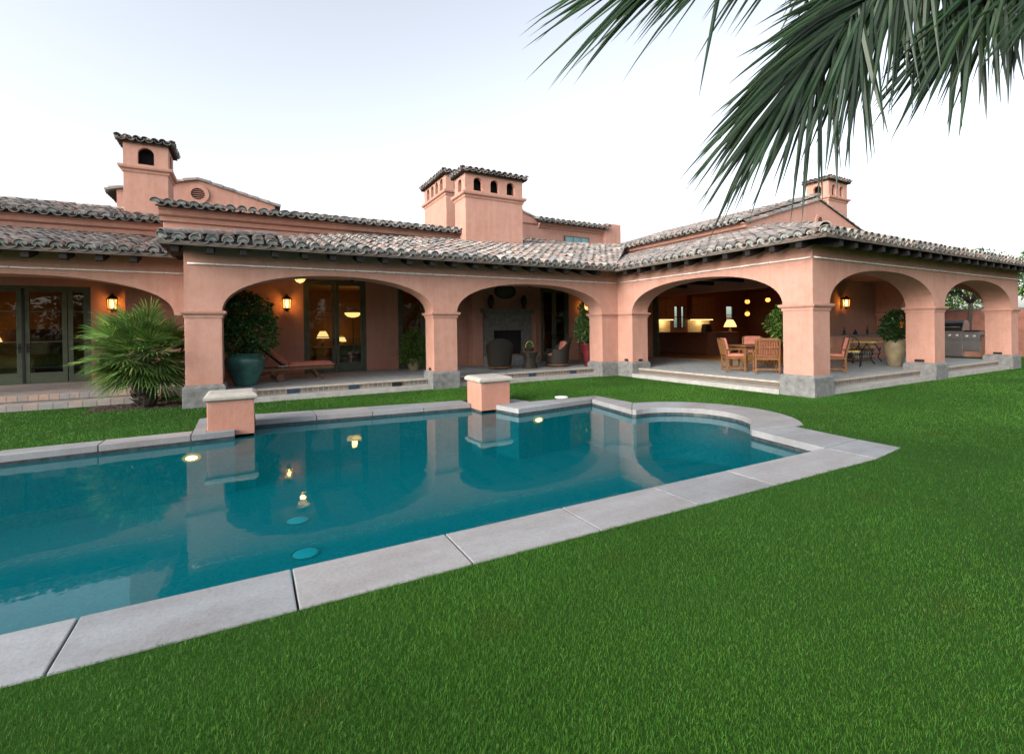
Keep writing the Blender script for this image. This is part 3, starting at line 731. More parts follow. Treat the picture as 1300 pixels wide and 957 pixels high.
# ---- upper storey walls, cornices, roofs
def cornice(p, q, out, z0, z1, d=.30, ends=True):
    """stepped stucco cornice from p to q (plan), projecting along out"""
    prof = [(0, z0), (d*.22, z0+.02), (d*.3, z0+(z1-z0)*.38), (d*.62, z0+(z1-z0)*.5), (d*.75, z0+(z1-z0)*.8), (d, z1-.04), (d, z1), (0, z1)]
    P = Vector((p[0], p[1], 0)); Q = Vector((q[0], q[1], 0)); o = Vector((out[0], out[1], 0))
    mb = MB(); mb.extr([P + o*a + Vector((0,0,b)) for a, b in prof], Q-P); return mb.build('cornice', M['stucco'], villa)
def block(x0, y0, x1, y1, z0, z1, name='upper_wall'):
    mb = MB(); mb.box((x0, y0, z0), (x1, y1, z1)); return mb.build(name, M['stucco'], villa, bevel=.015)
block(-2.02, 16.05, 6.75, 19.5, 3.5, 5.02)
cornice((-2.08, 16.05), (6.75, 16.05), (0, -1), 4.64, 4.98, .36)
tile_roof('tile_roof', (-2.12, 15.58, 5.0), (1,0,0), (0,1,0), .21, 8.95, 3.2, seed=10)
block(-10, 17.82, -2.03, 22, 3.5, 4.84)
cornice((-10, 17.82), (-2.03, 17.82), (0, -1), 4.50, 4.84, .36)
tile_roof('tile_roof', (-10, 17.36, 4.86), (1,0,0), (0,1,0), .30, 7.95, 1.9, seed=11)
cap_row('ridge_tiles', (-2.05, 19.2, 5.43), (-10, 19.2, 5.43), seed=12)
# right back block with the high window
block(8.8, 17.5, 15.3, 21, 4.0, 6.12)
cornice((10.85, 17.5), (14.4, 17.5), (0, -1), 5.95, 6.16, .26)
tile_roof('tile_roof', (10.75, 17.12, 6.17), (1,0,0), (0,1,0), .24, 3.7, 3, seed=13)
mb = MB(); mb.extr([(8.8, 17.45, 6.1), (10.86, 17.45, 6.1), (10.86, 17.45, 6.3), (8.8, 17.45, 7.0)], (0, 3, 0)); mb.build('upper_wall', M['stucco'], villa)
cap_row('verge_tiles', (10.9, 17.5, 6.27), (8.8, 17.5, 6.97), seed=14, r=.13, lift=-.03)
block(14.4, 17.3, 15.35, 18.3, 4.5, 6.46, 'parapet')
mb = MB(); mb.box((12.2, 17.44, 5.16), (13.56, 17.5, 5.72)); o = mb.build('window', M['greenpaint'], villa)
mb = MB()
for k in range(3): mb.box((12.25+k*.435, 17.425, 5.21), (12.25+k*.435+.40, 17.438, 5.67))
mb.build('pane', mat('blue green window glass', (.10, .22, .24), .08, .2, 3, 0, spec=.8), o)
# wing clerestory: gable end facing the garden, long cornice on the left
block(14.5, 10.02, 22.7, 20.0, 3.6, 4.98)
cornice((14.5, 17.4), (14.5, 10.02), (-1, 0), 4.74, 5.02, .32)
tile_roof('tile_roof', (14.1, 17.4, 5.04), (0,-1,0), (1,0,0), .30, 7.3, 4.5, seed=15)
mb = MB(); mb.extr([(14.5, 10.0, 4.5), (22.7, 10.0, 4.5), (22.7, 10.0, 5.06), (18.6, 10.0, 6.27), (14.5, 10.0, 5.06)], (0, .3, 0)); mb.build('gable_wall', M['stucco'], villa)
cap_row('verge_tiles', (14.2, 10.06, 4.99), (18.6, 10.06, 6.28), seed=16, r=.14, lift=-.03)
cap_row('verge_tiles', (23.0, 10.06, 4.99), (18.6, 10.06, 6.28), seed=17, r=.14, lift=-.03)
cap_row('ridge_tiles', (18.6, 10.0, 6.28), (18.6, 17, 6.28), seed=18)
def round_vent(c, axis_y, parent, r=.28):
    mb = MB(); seg = 28; y = c[1]
    for (r0, r1, yy) in ((r*.62, r, y-.05),):
        a = mb.add([(c[0]+r0*math.cos(2*PI*k/seg), yy, c[2]+r0*math.sin(2*PI*k/seg)) for k in range(seg)])
        b = mb.add([(c[0]+r1*math.cos(2*PI*k/seg), yy, c[2]+r1*math.sin(2*PI*k/seg)) for k in range(seg)])
        d = mb.add([(c[0]+r1*math.cos(2*PI*k/seg), y, c[2]+r1*math.sin(2*PI*k/seg)) for k in range(seg)])
        e = mb.add([(c[0]+r0*math.cos(2*PI*k/seg), y, c[2]+r0*math.sin(2*PI*k/seg)) for k in range(seg)])
        for k in range(seg):
            j = (k+1) % seg; mb.face([a+k, a+j, b+j, b+k]); mb.face([b+k, b+j, d+j, d+k]); mb.face([a+j, a+k, e+k, e+j])
    o = mb.build('round_vent', M['stucco'], parent)
    mb = MB(); mb.poly([(c[0]+r*.62*math.cos(2*PI*k/seg), y-.004, c[2]+r*.62*math.sin(2*PI*k/seg)) for k in range(seg)]); mb.build('vent_opening', M['dark'], o)
    mb = MB()
    for k in range(-2, 3):
        z = k*r*.22; h = math.sqrt(max(.001, (r*.6)**2-z*z)); mb.obox((c[0], y-.02, c[2]+z), (2*h, .03, .02), Matrix.Rotation(.5, 3, 'X'))
    mb.build('louvre', M['stucco_in'], o)
round_vent((18.6, 10.0, 5.45), True, villa, .30)
# far left gable behind the first chimney
mb = MB(); mb.extr([(-4.1, 22, 4.5), (.95, 22, 4.5), (.95, 22, 6.80), (-1.67, 22, 7.48), (-4.1, 22, 6.83)], (0, 4, 0)); mb.build('gable_wall', M['stucco'], villa)
cap_row('verge_tiles', (-4.3, 22.05, 6.76), (-1.67, 22.05, 7.48), seed=19, r=.15, lift=-.03); cap_row('verge_tiles', (1.15, 22.05, 6.74), (-1.67, 22.05, 7.48), seed=20, r=.15, lift=-.03)
tile_roof('tile_roof', (1.1, 22.2, 6.70), (0,1,0), (-1,0,0), .262, 3.8, 2.75, seed=21, mort=False)
tile_roof('tile_roof', (-4.4, 26, 6.70), (0,-1,0), (1,0,0), .262, 3.8, 2.75, seed=22, mort=False)
round_vent((-1.67, 22.0, 6.93), True, villa, .36)

# ---- chimneys
def chimney(x0, y0, x1, y1, z0, zc, zt, front, side, sides='left', arch_w=.30, arch_h=.5, seed=40):
    """shaft with moulded band, arched vents and its own hipped tile cap; one part of the villa"""
    mb = MB(); mb.box((x0, y0, z0), (x1, y1, zc)); c = mb.build('chimney', M['stucco'], villa, bevel=.012)
    def panel(p, u, ln, n_, inward):
        # wall panel with arched holes, extruded inwards
        P = Vector(p); U = Vector(u); I = Vector(inward); z_0 = zc+.0; b_ = z_0+.16
        bm_ = MB(); w = arch_w; hh = arch_h; gap = (ln-n_*w)/(n_+1) if n_ else 0
        def q3(a, z): return P + U*a + Vector((0, 0, z))
        t = .14
        def slab(pts): bm_.extr([q3(a, z) for a, z in pts], I*t)
        slab([(0, z_0), (ln, z_0), (ln, b_), (0, b_)])
        if n_ == 0: slab([(0, b_), (ln, b_), (ln, zt), (0, zt)])
        xs_ = 0
        for k in range(n_):
            a0 = gap*(k+1)+w*k
            slab([(xs_, b_), (a0, b_), (a0, zt), (xs_, zt)]); xs_ = a0+w
            r_ = w/2; arcp = [(a0+r_+r_*math.cos(PI*j/10), b_+hh-r_+r_*math.sin(PI*j/10)) for j in range(11)]
            for (pa, pb) in zip(arcp, arcp[1:]): slab([(pa[0], zt), (pa[0], pa[1]), (pb[0], pb[1]), (pb[0], zt)])
        if n_: slab([(xs_, b_), (ln, b_), (ln, zt), (xs_, zt)])
        return bm_.build('vent_arcade', M['stucco'], c)
    panel((x0, y0, 0), (1, 0, 0), x1-x0, front, (0, 1, 0)); panel((x0, y1, 0), (1, 0, 0), x1-x0, 0, (0, -1, 0))
    panel((x0, y0+.141, 0), (0, 1, 0), y1-y0-.282, side, (1, 0, 0)); panel((x1, y0+.141, 0), (0, 1, 0), y1-y0-.282, side, (-1, 0, 0))
    mb = MB(); mb.box((x0+.3, y0+.3, zc), (x1-.3, y1-.3, zt-.02)); mb.build('flue', M['dark'], c)
    mb = MB(); nn = 4; rings = []
    for d_, z in ((.005, zc-.12), (.03, zc-.09), (.035, zc-.03), (.10, zc), (.115, zc+.05), (.115, zc+.09), (.008, zc+.11)):
        rings.append(mb.add([(x, y, z) for x, y in inflate(rect(x0, y0, x1, y1), d_)]))
    for r0, r1 in zip(rings, rings[1:]):
        for k in range(4): j = (k+1) % 4; mb.face([r0+k, r0+j, r1+j, r1+k])
    mb.build('moulded_band', M['stucco'], c)
    ov = .11; a0, b0, a1, b1 = x0-ov, y0-ov, x1+ov, y1+ov; hw = min(a1-a0, b1-b0)/2; z = zt+.0
    kw = dict(parent=c, pitch=.235, course=.32, r=.094, mort=False, vary=.9)
    sl = .26
    tile_roof('cap_roof', (a0, b0, z), (1,0,0), (0,1,0), sl, a1-a0, hw, [((a0, b0, 0), (-1,1,0)), ((a1, b0, 0), (1,1,0))], seed=seed, **kw)
    tile_roof('cap_roof', (a0, b1, z), (0,-1,0), (1,0,0), sl, b1-b0, hw, [((a0, b0, 0), (1,-1,0)), ((a0, b1, 0), (1,1,0))], seed=seed+1, **kw)
    tile_roof('cap_roof', (a1, b0, z), (0,1,0), (-1,0,0), sl, b1-b0, hw, [((a1, b0, 0), (-1,-1,0)), ((a1, b1, 0), (-1,1,0))], seed=seed+2, **kw)
    tile_roof('cap_roof', (a1, b1, z), (-1,0,0), (0,-1,0), sl, a1-a0, hw, [((a1, b1, 0), (1,-1,0)), ((a0, b1, 0), (-1,-1,0))], seed=seed+3, **kw)
    return c
chimney(-3.25, 18.3, -2.15, 19.45, 4.0, 6.60, 7.42, 1, 1, arch_w=.40, arch_h=.52, seed=40)
chimney(6.50, 15.2, 8.78, 16.15, 3.8, 6.28, 7.05, 3, 1, arch_w=.33, arch_h=.46, seed=44)
chimney(6.87, 18.0, 8.6, 20.7, 3.8, 7.10, 7.86, 2, 4, arch_w=.34, arch_h=.5, seed=48)
chimney(23.1, 12.0, 24.7, 13.0, 0, 7.42, 8.28, 2, 1, arch_w=.36, arch_h=.5, seed=52)

# ---- fireplace in the middle loggia (part of the house)
mb = MB(); mb.box((7.05, 15.95, PZ), (9.75, 16.39, CEIL-.01)); br = mb.build('chimney_breast', M['stucco_in'], villa, bevel=.01)
mb = MB()
mb.box((7.45, 15.72, PZ), (7.80, 15.95, 1.95)); mb.box((9.05, 15.72, PZ), (9.40, 15.95, 1.95)); mb.box((7.45, 15.70, 1.95), (9.40, 15.95, 2.2)); mb.box((7.36, 15.62, 2.2), (9.49, 15.95, 2.36)); mb.box((7.80, 15.74, 1.55), (9.05, 15.94, 1.95))
mb.build('fire_surround', M['stone_shaded'], br, bevel=.012)
mb = MB(); mb.box((7.35, 15.3, PZ), (9.5, 15.69, PZ+.36)); mb.build('hearth', M['stone'], br, bevel=.012)
mb = MB(); mb.box((7.80, 15.93, PZ+.37), (9.05, 15.945, 1.55)); mb.build('firebox', M['dark'], br)
def urn(x, y, z, label, k=1.0):
    mb = MB(); mb.lathe([(.07*k, 0), (.08*k, .02), (.05*k, .06), (.11*k, .18), (.135*k, .30), (.11*k, .40), (.06*k, .45), (.085*k, .50), (.08*k, .505)], (0,0,0), 20)
    o = mb.build('urn', M['black'], smooth=.7, loc=(x, y, z)); tag(o, label, 'urn', 'urns on the mantelpiece')
urn(7.72, 15.78, 2.362, 'dim dark urn on the left end of the stone mantelpiece')
urn(9.12, 15.78, 2.362, 'black urn with pale glint on the right end of the stone mantelpiece', .95)
mb = MB(); seg = 36
for (r0, y0, r1, y1) in ((.46, 15.945, .44, 15.90), (.44, 15.90, .36, 15.895), (.36, 15.895, .34, 15.925)):
    a = mb.add([(8.4+r0*math.cos(2*PI*k/seg), y0, 3.02+r0*.62*math.sin(2*PI*k/seg)) for k in range(seg)]); b = mb.add([(8.4+r1*math.cos(2*PI*k/seg), y1, 3.02+r1*.62*math.sin(2*PI*k/seg)) for k in range(seg)])
    for k in range(seg): j = (k+1) % seg; mb.face([a+k, a+j, b+j, b+k])
o = mb.build('wall_plaque', M['black'], smooth=.6); tag(o, 'dark oval framed plaque on the wall above the fireplace', 'wall plaque')
m2 = MB(); m2.poly([(8.4+.35*math.cos(-2*PI*k/seg), 15.92, 3.02+.35*.62*math.sin(-2*PI*k/seg)) for k in range(seg)]); m2.build('face', mat('smoky bronze', (.05, .06, .055), .35, .3, 4, .1), o)

# ---- string of clear rope light under the eaves
def ropelight(p, q, n, label):
    P = Vector(p); Q = Vector(q); mb = MB(); pts = [P+(Q-P)*(k/n) + Vector((0,0,-.012*math.sin(PI*((k*2) % 2))) ) for k in range(n+1)]
    pts = []
    for k in range(n*2+1): pts.append(P+(Q-P)*(k/(2*n)) + Vector((0, 0, -.004*(k % 2))))
    mb.tube(pts, .019, 6); o = mb.build('rope_light', M['rope'], smooth=True); tag(o, label, 'rope light', 'rope lights along the arcade walls')
    m = MB(); m.obox((0, 0, 0), (.028, .028, .05)); c0 = m.build('clip', M['clip'], o); c0.location = P+(Q-P)*(1/n)
    for k in range(2, n): c = c0.copy(); COL.objects.link(c); c.parent = o; c.location = P+(Q-P)*(k/n)
ropelight((-1.14, 12.272, 3.09), (10.70, 12.272, 3.09), 24, 'pale rope light clipped along the wall above the two middle arches')
ropelight((10.712, 12.25, 3.09), (10.712, 5.95, 3.09), 13, 'pale rope light clipped above the wide arch of the side wing')
ropelight((10.78, 5.902, 3.09), (23.40, 5.902, 3.09), 24, 'worn pale rope light clipped above the two shaded arches at right')
ropelight((-9.9, 14.372, 3.08), (-1.26, 14.372, 3.08), 16, 'pale rope light clipped above the recessed arch at far left')

# ---- lights people have switched on
def point(loc, col, watts, r=.05, parent=None):
    l = bpy.data.lights.new('lamp_light', 'POINT'); l.energy = watts; l.color = col; l.shadow_soft_size = r
    o = bpy.data.objects.new('lamp_light', l); COL.objects.link(o); o.location = loc
    if parent: o.parent = parent
    return o
WARM = (1.0, .46, .13)
def wall_lantern(loc, rz, label, first=[None]):
    """lantern hung from a scrolled wall bracket; local -y points away from the wall"""
    if first[0] is None:
        t = thing('wall_lantern', label, 'wall lantern', loc, rz, 'lit wall lanterns'); first[0] = t
        mb = MB(); mb.box((-.06, -.02, -.22), (.06, 0, .22)); mb.tube([(0, -.02, .12), (0, -.10, .26), (0, -.17, .30), (0, -.19, .24)], .013, 8); mb.build('bracket', M['black'], t, bevel=.004)
        mb = MB(); c = (0, -.19, 0)
        for k in range(6):
            a = 2*PI*k/6; mb.bar((.105*math.cos(a), -.19+.105*math.sin(a), -.15), (.12*math.cos(a), -.19+.12*math.sin(a), .13), .019)
        mb.lathe([(.135, .125), (.14, .14), (.10, .19), (.045, .24), (.02, .27)], c, 6); mb.lathe([(.02, -.24), (.03, -.22), (.06, -.18), (.115, -.165), (.115, -.145)], c, 6)
        mb.build('cage', M['black'], t)
        mb = MB(); mb.lathe([(.094, -.14), (.108, .125)], c, 6, False, False); mb.build('lantern_glass', M['lamp_glass'], t)
        mb = MB(); mb.lathe([(.012, -.10), (.034, -.04), (.038, .03), (.012, .08)], c, 12); mb.build('bulb', M['lamp_core'], t, smooth=True)
        point((0, -.19, 0), WARM, LANTERN_W, .06, t)
        return t
    return dup(first[0], loc, rz, label, 'lit wall lanterns')
def build_lampglass():
    m, nt, out = new_mat('seeded amber lantern glass')
    t = N(nt, 'ShaderNodeBsdfTransparent'); t.inputs['Color'].default_value = (1, .78, .45, 1)
    e = N(nt, 'ShaderNodeEmission'); e.inputs['Color'].default_value = (1, .5, .14, 1); e.inputs['Strength'].default_value = .45
    mx = N(nt, 'ShaderNodeAddShader'); L(nt, t.outputs[0], mx.inputs[0]); L(nt, e.outputs[0], mx.inputs[1]); L(nt, mx.outputs[0], out.inputs['Surface']); return m
M['lamp_glass'] = build_lampglass()
LANTERN_W = 9
wall_lantern((-3.42, 17.8, 2.47), 0, 'lit wall lantern on the pink wall behind the bushy fan palm')
wall_lantern((.99, 16.4, 2.47), 0, 'lit wall lantern beside the green doors above the sun lounger')
wall_lantern((12.42, 16.4, 2.49), 0, 'lit wall lantern on the wall right of the fireplace corner')
wall_lantern((20.05, 10.0, 2.44), 0, 'lit wall lantern above the outdoor kitchen counter')
def pendant(loc, label):
    t = thing('ceiling_lantern', label, 'ceiling lamp', loc)
    mb = MB(); mb.lathe([(.07, 0), (.07, -.03), (.02, -.04)], (0,0,0), 14); mb.tube([(0,0,-.03), (0,0,-.12)], .012, 6)
    mb.lathe([(.17, -.155), (.175, -.14), (.09, -.11), (.02, -.10)], (0,0,0), 16); mb.lathe([(.012, -.36), (.02, -.34), (.03, -.325)], (0,0,0), 10)
    for k in range(4): a = PI/4+PI*k/2; mb.tube([(.165*math.cos(a), .165*math.sin(a), -.15), (.13*math.cos(a), .13*math.sin(a), -.25), (.02*math.cos(a), .02*math.sin(a), -.33)], .008, 6)
    mb.build('fitting', M['black'], t)
    mb = MB(); mb.lathe([(.02, -.325), (.09, -.29), (.135, -.23), (.158, -.155)], (0,0,0), 18, True, False); mb.build('bowl', M['shade_hot'], t, smooth=True)
    point((0,0,-.42), WARM, 4, .08, t)
    return t
pendant((1.28, 15.2, CEIL-.001), 'lit bowl shaped ceiling lamp under the middle arch above the lounger')

# ---- plants in pots
def ficus(name, loc, label, cat, pot_prof, potmat, lobes, nleaf, size, leafm, group=None, seed=1, stems=5, rim=None, lean=0, tone=(.5, 1.7)):
    t = thing(name, label, cat, loc, 0, group)
    mb = MB(); mb.lathe(pot_prof, (0,0,0), 36, True, False); mb.build('pot', potmat, t, smooth=.8)
    ztop = max(z for r, z in pot_prof); rt = pot_prof[-1][0]
    mb = MB(); mb.lathe([(.0, ztop-.05), (rt*.98, ztop-.05)], (0,0,0), 24, False, False); mb.build('potting_soil', M['soil'], t)
    r = np.random.RandomState(seed); mb = MB(); rr = random.Random(seed)
    for k in range(stems):
        l = lobes[k % len(lobes)]; a = rr.uniform(0, 2*PI); b = (rt*.35*math.cos(a), rt*.35*math.sin(a), ztop-.06)
        e = (l[0]+rr.uniform(-.5, .5)*l[3], l[1]+rr.uniform(-.5, .5)*l[4], l[2]+rr.uniform(0, .6)*l[5])
        mdl = ((b[0]*.6+e[0]*.4)+rr.uniform(-.05, .05), (b[1]*.6+e[1]*.4)+rr.uniform(-.05, .05), (b[2]+e[2])/2); mb.tube([b, mdl, e], [.022, .016, .006], 7)
    mb.build('stems', M['bark'], t, smooth=True)
    P, D = crown_points(r, lobes, nleaf)
    for k in range(26):
        l = lobes[k % len(lobes)]; d = unit(r.normal(size=3)); d[2] = abs(d[2])*.8+.1; ln = r.uniform(1.0, 1.28); q = np.linspace(.85, ln, 9)
        pp = np.array(l[:3])[None]+d[None]*q[:, None]*np.array(l[3:6])[None]+r.normal(size=(9, 3))*.012; P = np.concatenate([P, pp]); D = np.concatenate([D, np.repeat(d[None], 9, 0)+r.normal(size=(9, 3))*.6])
    leaf_mesh('foliage', P, D, size, leafm, t, .5, tone, seed)
    return t
bigpot = [(.20, 0), (.23, .015), (.26, .06), (.36, .30), (.435, .52), (.45, .62), (.42, .70), (.36, .74), (.375, .77), (.39, .80), (.365, .80), (.34, .77)]
ficus('potted_shrub', (-.12, 13.72, PZ), 'large round glossy shrub in a big teal glazed pot by the first column', 'potted plant', bigpot, M['glaze_teal'],
      [(.05, 0, 1.45, .62, .6, .62), (.12, 0, 1.85, .5, .5, .42), (-.2, 0, 1.7, .42, .45, .5), (.35, -.1, 1.3, .4, .45, .5), (-.2, .0, 1.15, .42, .45, .42), (.0, 0, 2.15, .28, .3, .2)], 5200, .085, M['leaf'], 'potted shrubs on the patio', 2)
smallpot = [(.14, 0), (.16, .02), (.20, .2), (.22, .34), (.235, .36), (.235, .39), (.21, .39)]
ficus('potted_shrub', (4.72, 15.55, PZ), 'bushy light green shrub reaching the floor before the dark glass door', 'potted plant', smallpot, M['glaze_sand'],
      [(0, 0, .75, .42, .4, .58), (.05, 0, 1.05, .32, .3, .36), (-.12, 0, .5, .40, .38, .34), (.1, 0, .38, .34, .34, .30)], 3000, .065, M['leaf_fresh'], 'potted shrubs on the patio', 3)
tallpot = [(.15, 0), (.17, .02), (.15, .08), (.17, .2), (.25, .55), (.27, .70), (.30, .74), (.30, .78), (.265, .78)]
ficus('potted_shrub', (10.28, 13.30, PZ), 'leaning leafy shrub in a tall oxblood pot beside the inner corner column', 'potted plant', tallpot, M['glaze_red'],
      [(-.05, 0, 1.5, .34, .34, .45), (-.25, -.05, 1.25, .33, .3, .38), (-.05, 0, 1.95, .27, .27, .3), (.1, .1, 1.1, .33, .3, .3)], 1900, .09, M['leaf'], 'potted shrubs on the patio', 4, tone=(.6, 2.0))
ficus('potted_shrub', (12.95, 7.72, PZ), 'broad leafy shrub in a dark red pot half hidden by the corner column', 'potted plant', tallpot, M['glaze_red'],
      [(-.05, 0, 1.35, .5, .48, .45), (-.35, .1, 1.35, .36, .36, .36), (.15, -.1, 1.6, .42, .4, .42), (-.1, 0, 1.78, .32, .32, .24), (-.15, 0, 1.05, .36, .36, .26)], 3200, .085, M['leaf_fresh'], 'potted shrubs on the patio', 6, tone=(.6, 1.7))
sandpot = [(k*.86, z*.93) for k, z in [(.17, 0), (.19, .02), (.20, .06), (.28, .35), (.33, .62), (.33, .74), (.295, .82), (.31, .86), (.31, .89), (.27, .89)]]
fl = ficus('potted_shrub', (17.6, 7.24, PZ), 'dark flowering shrub with an orange bloom in a tall sand coloured jar', 'potted plant', sandpot, M['glaze_sand'],
      [(0, 0, 1.2, .38, .38, .4), (-.22, -.05, 1.12, .3, .3, .3), (.2, 0, 1.45, .26, .26, .3)], 1500, .10, M['leaf'], 'potted shrubs on the patio', 8, tone=(.35, 1.2))
mb = MB()
for k in range(6):
    a = 2*PI*k/6; c = Vector((-.28, -.33, 1.30)); u = Vector((math.cos(a)*.84, -math.cos(a)*.55*0, math.sin(a)))
    d = Vector((math.cos(a)*.8, .1, math.sin(a))).normalized(); s_ = d.cross(Vector((-.75, -.65, 0))).normalized()
    mb.poly([c, c+d*.07+s_*.045, c+d*.12, c+d*.07-s_*.045])
mb.build('bloom', mat('orange petal', (.8, .17, .02), .6, .15, 9, 0), fl)
# slender iron plant stand against the loggia wall
mb = MB()
for x, y in ((0, 0), (.42, 0), (0, .26), (.42, .26)): mb.bar((x, y, 0), (x, y, .95), .018)
for z in (.25, .95):
    for p, q in (((0,0),(.42,0)), ((0,.26),(.42,.26)), ((0,0),(0,.26)), ((.42,0),(.42,.26))): mb.bar((p[0], p[1], z), (q[0], q[1], z), .016)
mb.box((.0, .0, .945), (.42, .26, .965))
tag(mb.build('plant_stand', M['black'], loc=(12.05, 16.0, PZ)), 'thin black iron stand against the pink wall left of the tall oxblood pot', 'plant stand')

# ---- fan palm bush
def fan_leaf(mb, base, d, up, pet, R, nseg, spread, wid, droop, rr, tone):
    """petiole + fan of folded narrow segments"""
    d = Vector(d).normalized(); up = Vector(up); s = d.cross(up).normalized(); n = s.cross(d)
    hub = Vector(base) + d*pet + Vector((0, 0, -pet*.10))
    mb.cc = (tone*.8, tone*.85, tone*.6); mb.tube([base, Vector(base)+d*pet*.5+Vector((0,0,.01)), hub], [.011, .008, .006], 4, False)
    for k in range(nseg):
        f = (k/(nseg-1)-.5)*2; a = f*spread; ln = R*(1-.25*abs(f)**2)*rr.uniform(.88, 1.08)
        dr = (d*math.cos(a) + s*math.sin(a) + n*(.22*abs(f)+rr.uniform(-.05, .05))).normalized()
        w = wid*rr.uniform(.85, 1.1); side = dr.cross(n).normalized(); g = Vector((0, 0, -1))
        tt = tone*rr.uniform(.7, 1.35); ye = rr.random(); mb.cc = (tt*(1+.5*ye*ye), tt, tt*(.8+.3*rr.random()))
        if rr.random() < .035: mb.cc = (tt*3.0, tt*1.5, tt*1.8)
        p0 = hub; p1 = hub+dr*ln*.5+g*droop*ln*.06; p2 = hub+dr*ln*.8+g*droop*ln*.18; p3 = hub+dr*ln+g*droop*ln*.36
        i = mb.add([p0, p1-side*w*.5-n*w*.22, p1+n*w*.1, p1+side*w*.5-n*w*.22, p2-side*w*.33, p2+n*w*.08, p2+side*w*.33, p3])
        for q in ((0,2,1), (0,3,2), (1,2,5,4), (2,3,6,5), (4,5,7), (5,6,7)): mb.face([i+x for x in q])
fp = thing('fan_palm', 'bushy low fan palm with spiky green fronds beside the first column', 'palm', (-2.02, 13.10, .0))
mb = MB(); rr = random.Random(3)
mb.tube([(0,0,-.02), (.02,0,.15), (.0,.02,.6), (-.04,.0,1.25)], [.17, .21, .20, .12], 14); 
for k in range(150):
    a = rr.uniform(0, 2*PI); z = rr.uniform(.02, .75); r_ = .19; p = Vector((math.cos(a)*r_, math.sin(a)*r_, z)); q = p + Vector((math.cos(a)*.07, math.sin(a)*.07, .07)); mb.bar(p, q, .03, .012)
mb.build('trunk', M['olive_bark'], fp)
rr = random.Random(12)
NF = 132
for k in range(NF):
    g = 2.39996*k; f = k/NF
    el = 1.30 - 1.95*f**.85 + rr.uniform(-.12, .12)
    d = Vector((math.cos(g)*math.cos(el), math.sin(g)*math.cos(el), math.sin(el)))
    d.x *= 1.12; d.x -= .10
    b = Vector((rr.uniform(-.08, .08), rr.uniform(-.08, .08), .98+.32*(1-f)))
    pet = rr.uniform(.30, .64)*(1.0 if el > -.1 else .8); mb = MB()
    upv = Vector((0,0,1)) if abs(d.z) < .85 else Vector((math.cos(g), math.sin(g), 0))*-1
    sd = Vector((rr.uniform(-.4, .4), rr.uniform(-.4, .4), 1)) if abs(d.z) < .85 else upv
    fan_leaf(mb, b, d, sd, pet, rr.uniform(.58, .76), 19, 1.2, .036, .6, rr, rr.choice([.8, 1.1, 1.4, 1.9, 2.4])*(1.15 if f < .5 else .8))
    mb.build('frond', M['palm'], fp)

# ---- the tall palm whose hanging leaves enter at the top right
def cam_point(u, v, d):          # picture position -> world point at optical depth d (used only to lay the leaf out at its real size)
    q = Vector(((u-660.64)/605.165*d, -(v-420.068)/605.165*d, d)); return CAM_R @ q + Vector((0, 0, 1.6))
def cam_axes():
    ya, pi_, ro = .5157, -.0041, -.0131
    fw = Vector((math.sin(ya)*math.cos(pi_), math.cos(ya)*math.cos(pi_), math.sin(pi_))); r = Vector((math.cos(ya), -math.sin(ya), 0)); u = r.cross(fw)
    c, s_ = math.cos(ro), math.sin(ro); return (c*r+s_*u, -s_*r+c*u, fw)
_r, _u, _f = cam_axes(); CAM_R = Matrix((_r, _u, _f)).transposed()
pt = thing('palm_tree', 'tall palm whose long green leaf blades hang into the sky at top right', 'palm', (4.35, .15, 0))
PT = Vector((4.35, .15, 0))
mb = MB(); mb.tube([(0,0,-.05), (.02,0,.4), (.0,.02,1.6), (.03,0,3.2), (.0,0,4.05)], [.28, .23, .19, .18, .2], 16); mb.build('trunk', M['bark'], pt, smooth=True)
def blade(mb, p, d, ln, w, nrm, droop, tone, rr, curl=0.0):
    d = Vector(d).normalized(); side = d.cross(nrm).normalized(); n = side.cross(d); pts = []
    for f, ww in ((0, .55), (.25, 1), (.5, .95), (.72, .62), (.88, .3), (1, 0)):
        g = Vector((0, 0, -1))*(droop*ln*f**2.2*.45) + side*(curl*ln*f*f*.2); c = p + d*ln*f + g; pts.append((c, ww*w))
    tt = tone*rr.uniform(.65, 1.3); base_c = (tt*rr.uniform(.85, 1.25), tt, tt*rr.uniform(.8, 1.1)); idx = []
    for c, ww in pts[:-1]: idx.append(mb.add([c-side*ww*.5-n*ww*.2, c, c+side*ww*.5-n*ww*.2]))
    e = mb.add([pts[-1][0]])
    for i_, (a, b) in enumerate(zip(idx, idx[1:])):
        mb.cc = base_c
        mb.face([a, a+1, b+1, b]); mb.face([a+1, a+2, b+2, b+1])
    mb.cc = (tt*2.2, tt*1.5, tt*1.2) if rr.random() < .3 else base_c
    mb.face([idx[-1], idx[-1]+1, e]); mb.face([idx[-1]+1, idx[-1]+2, e])
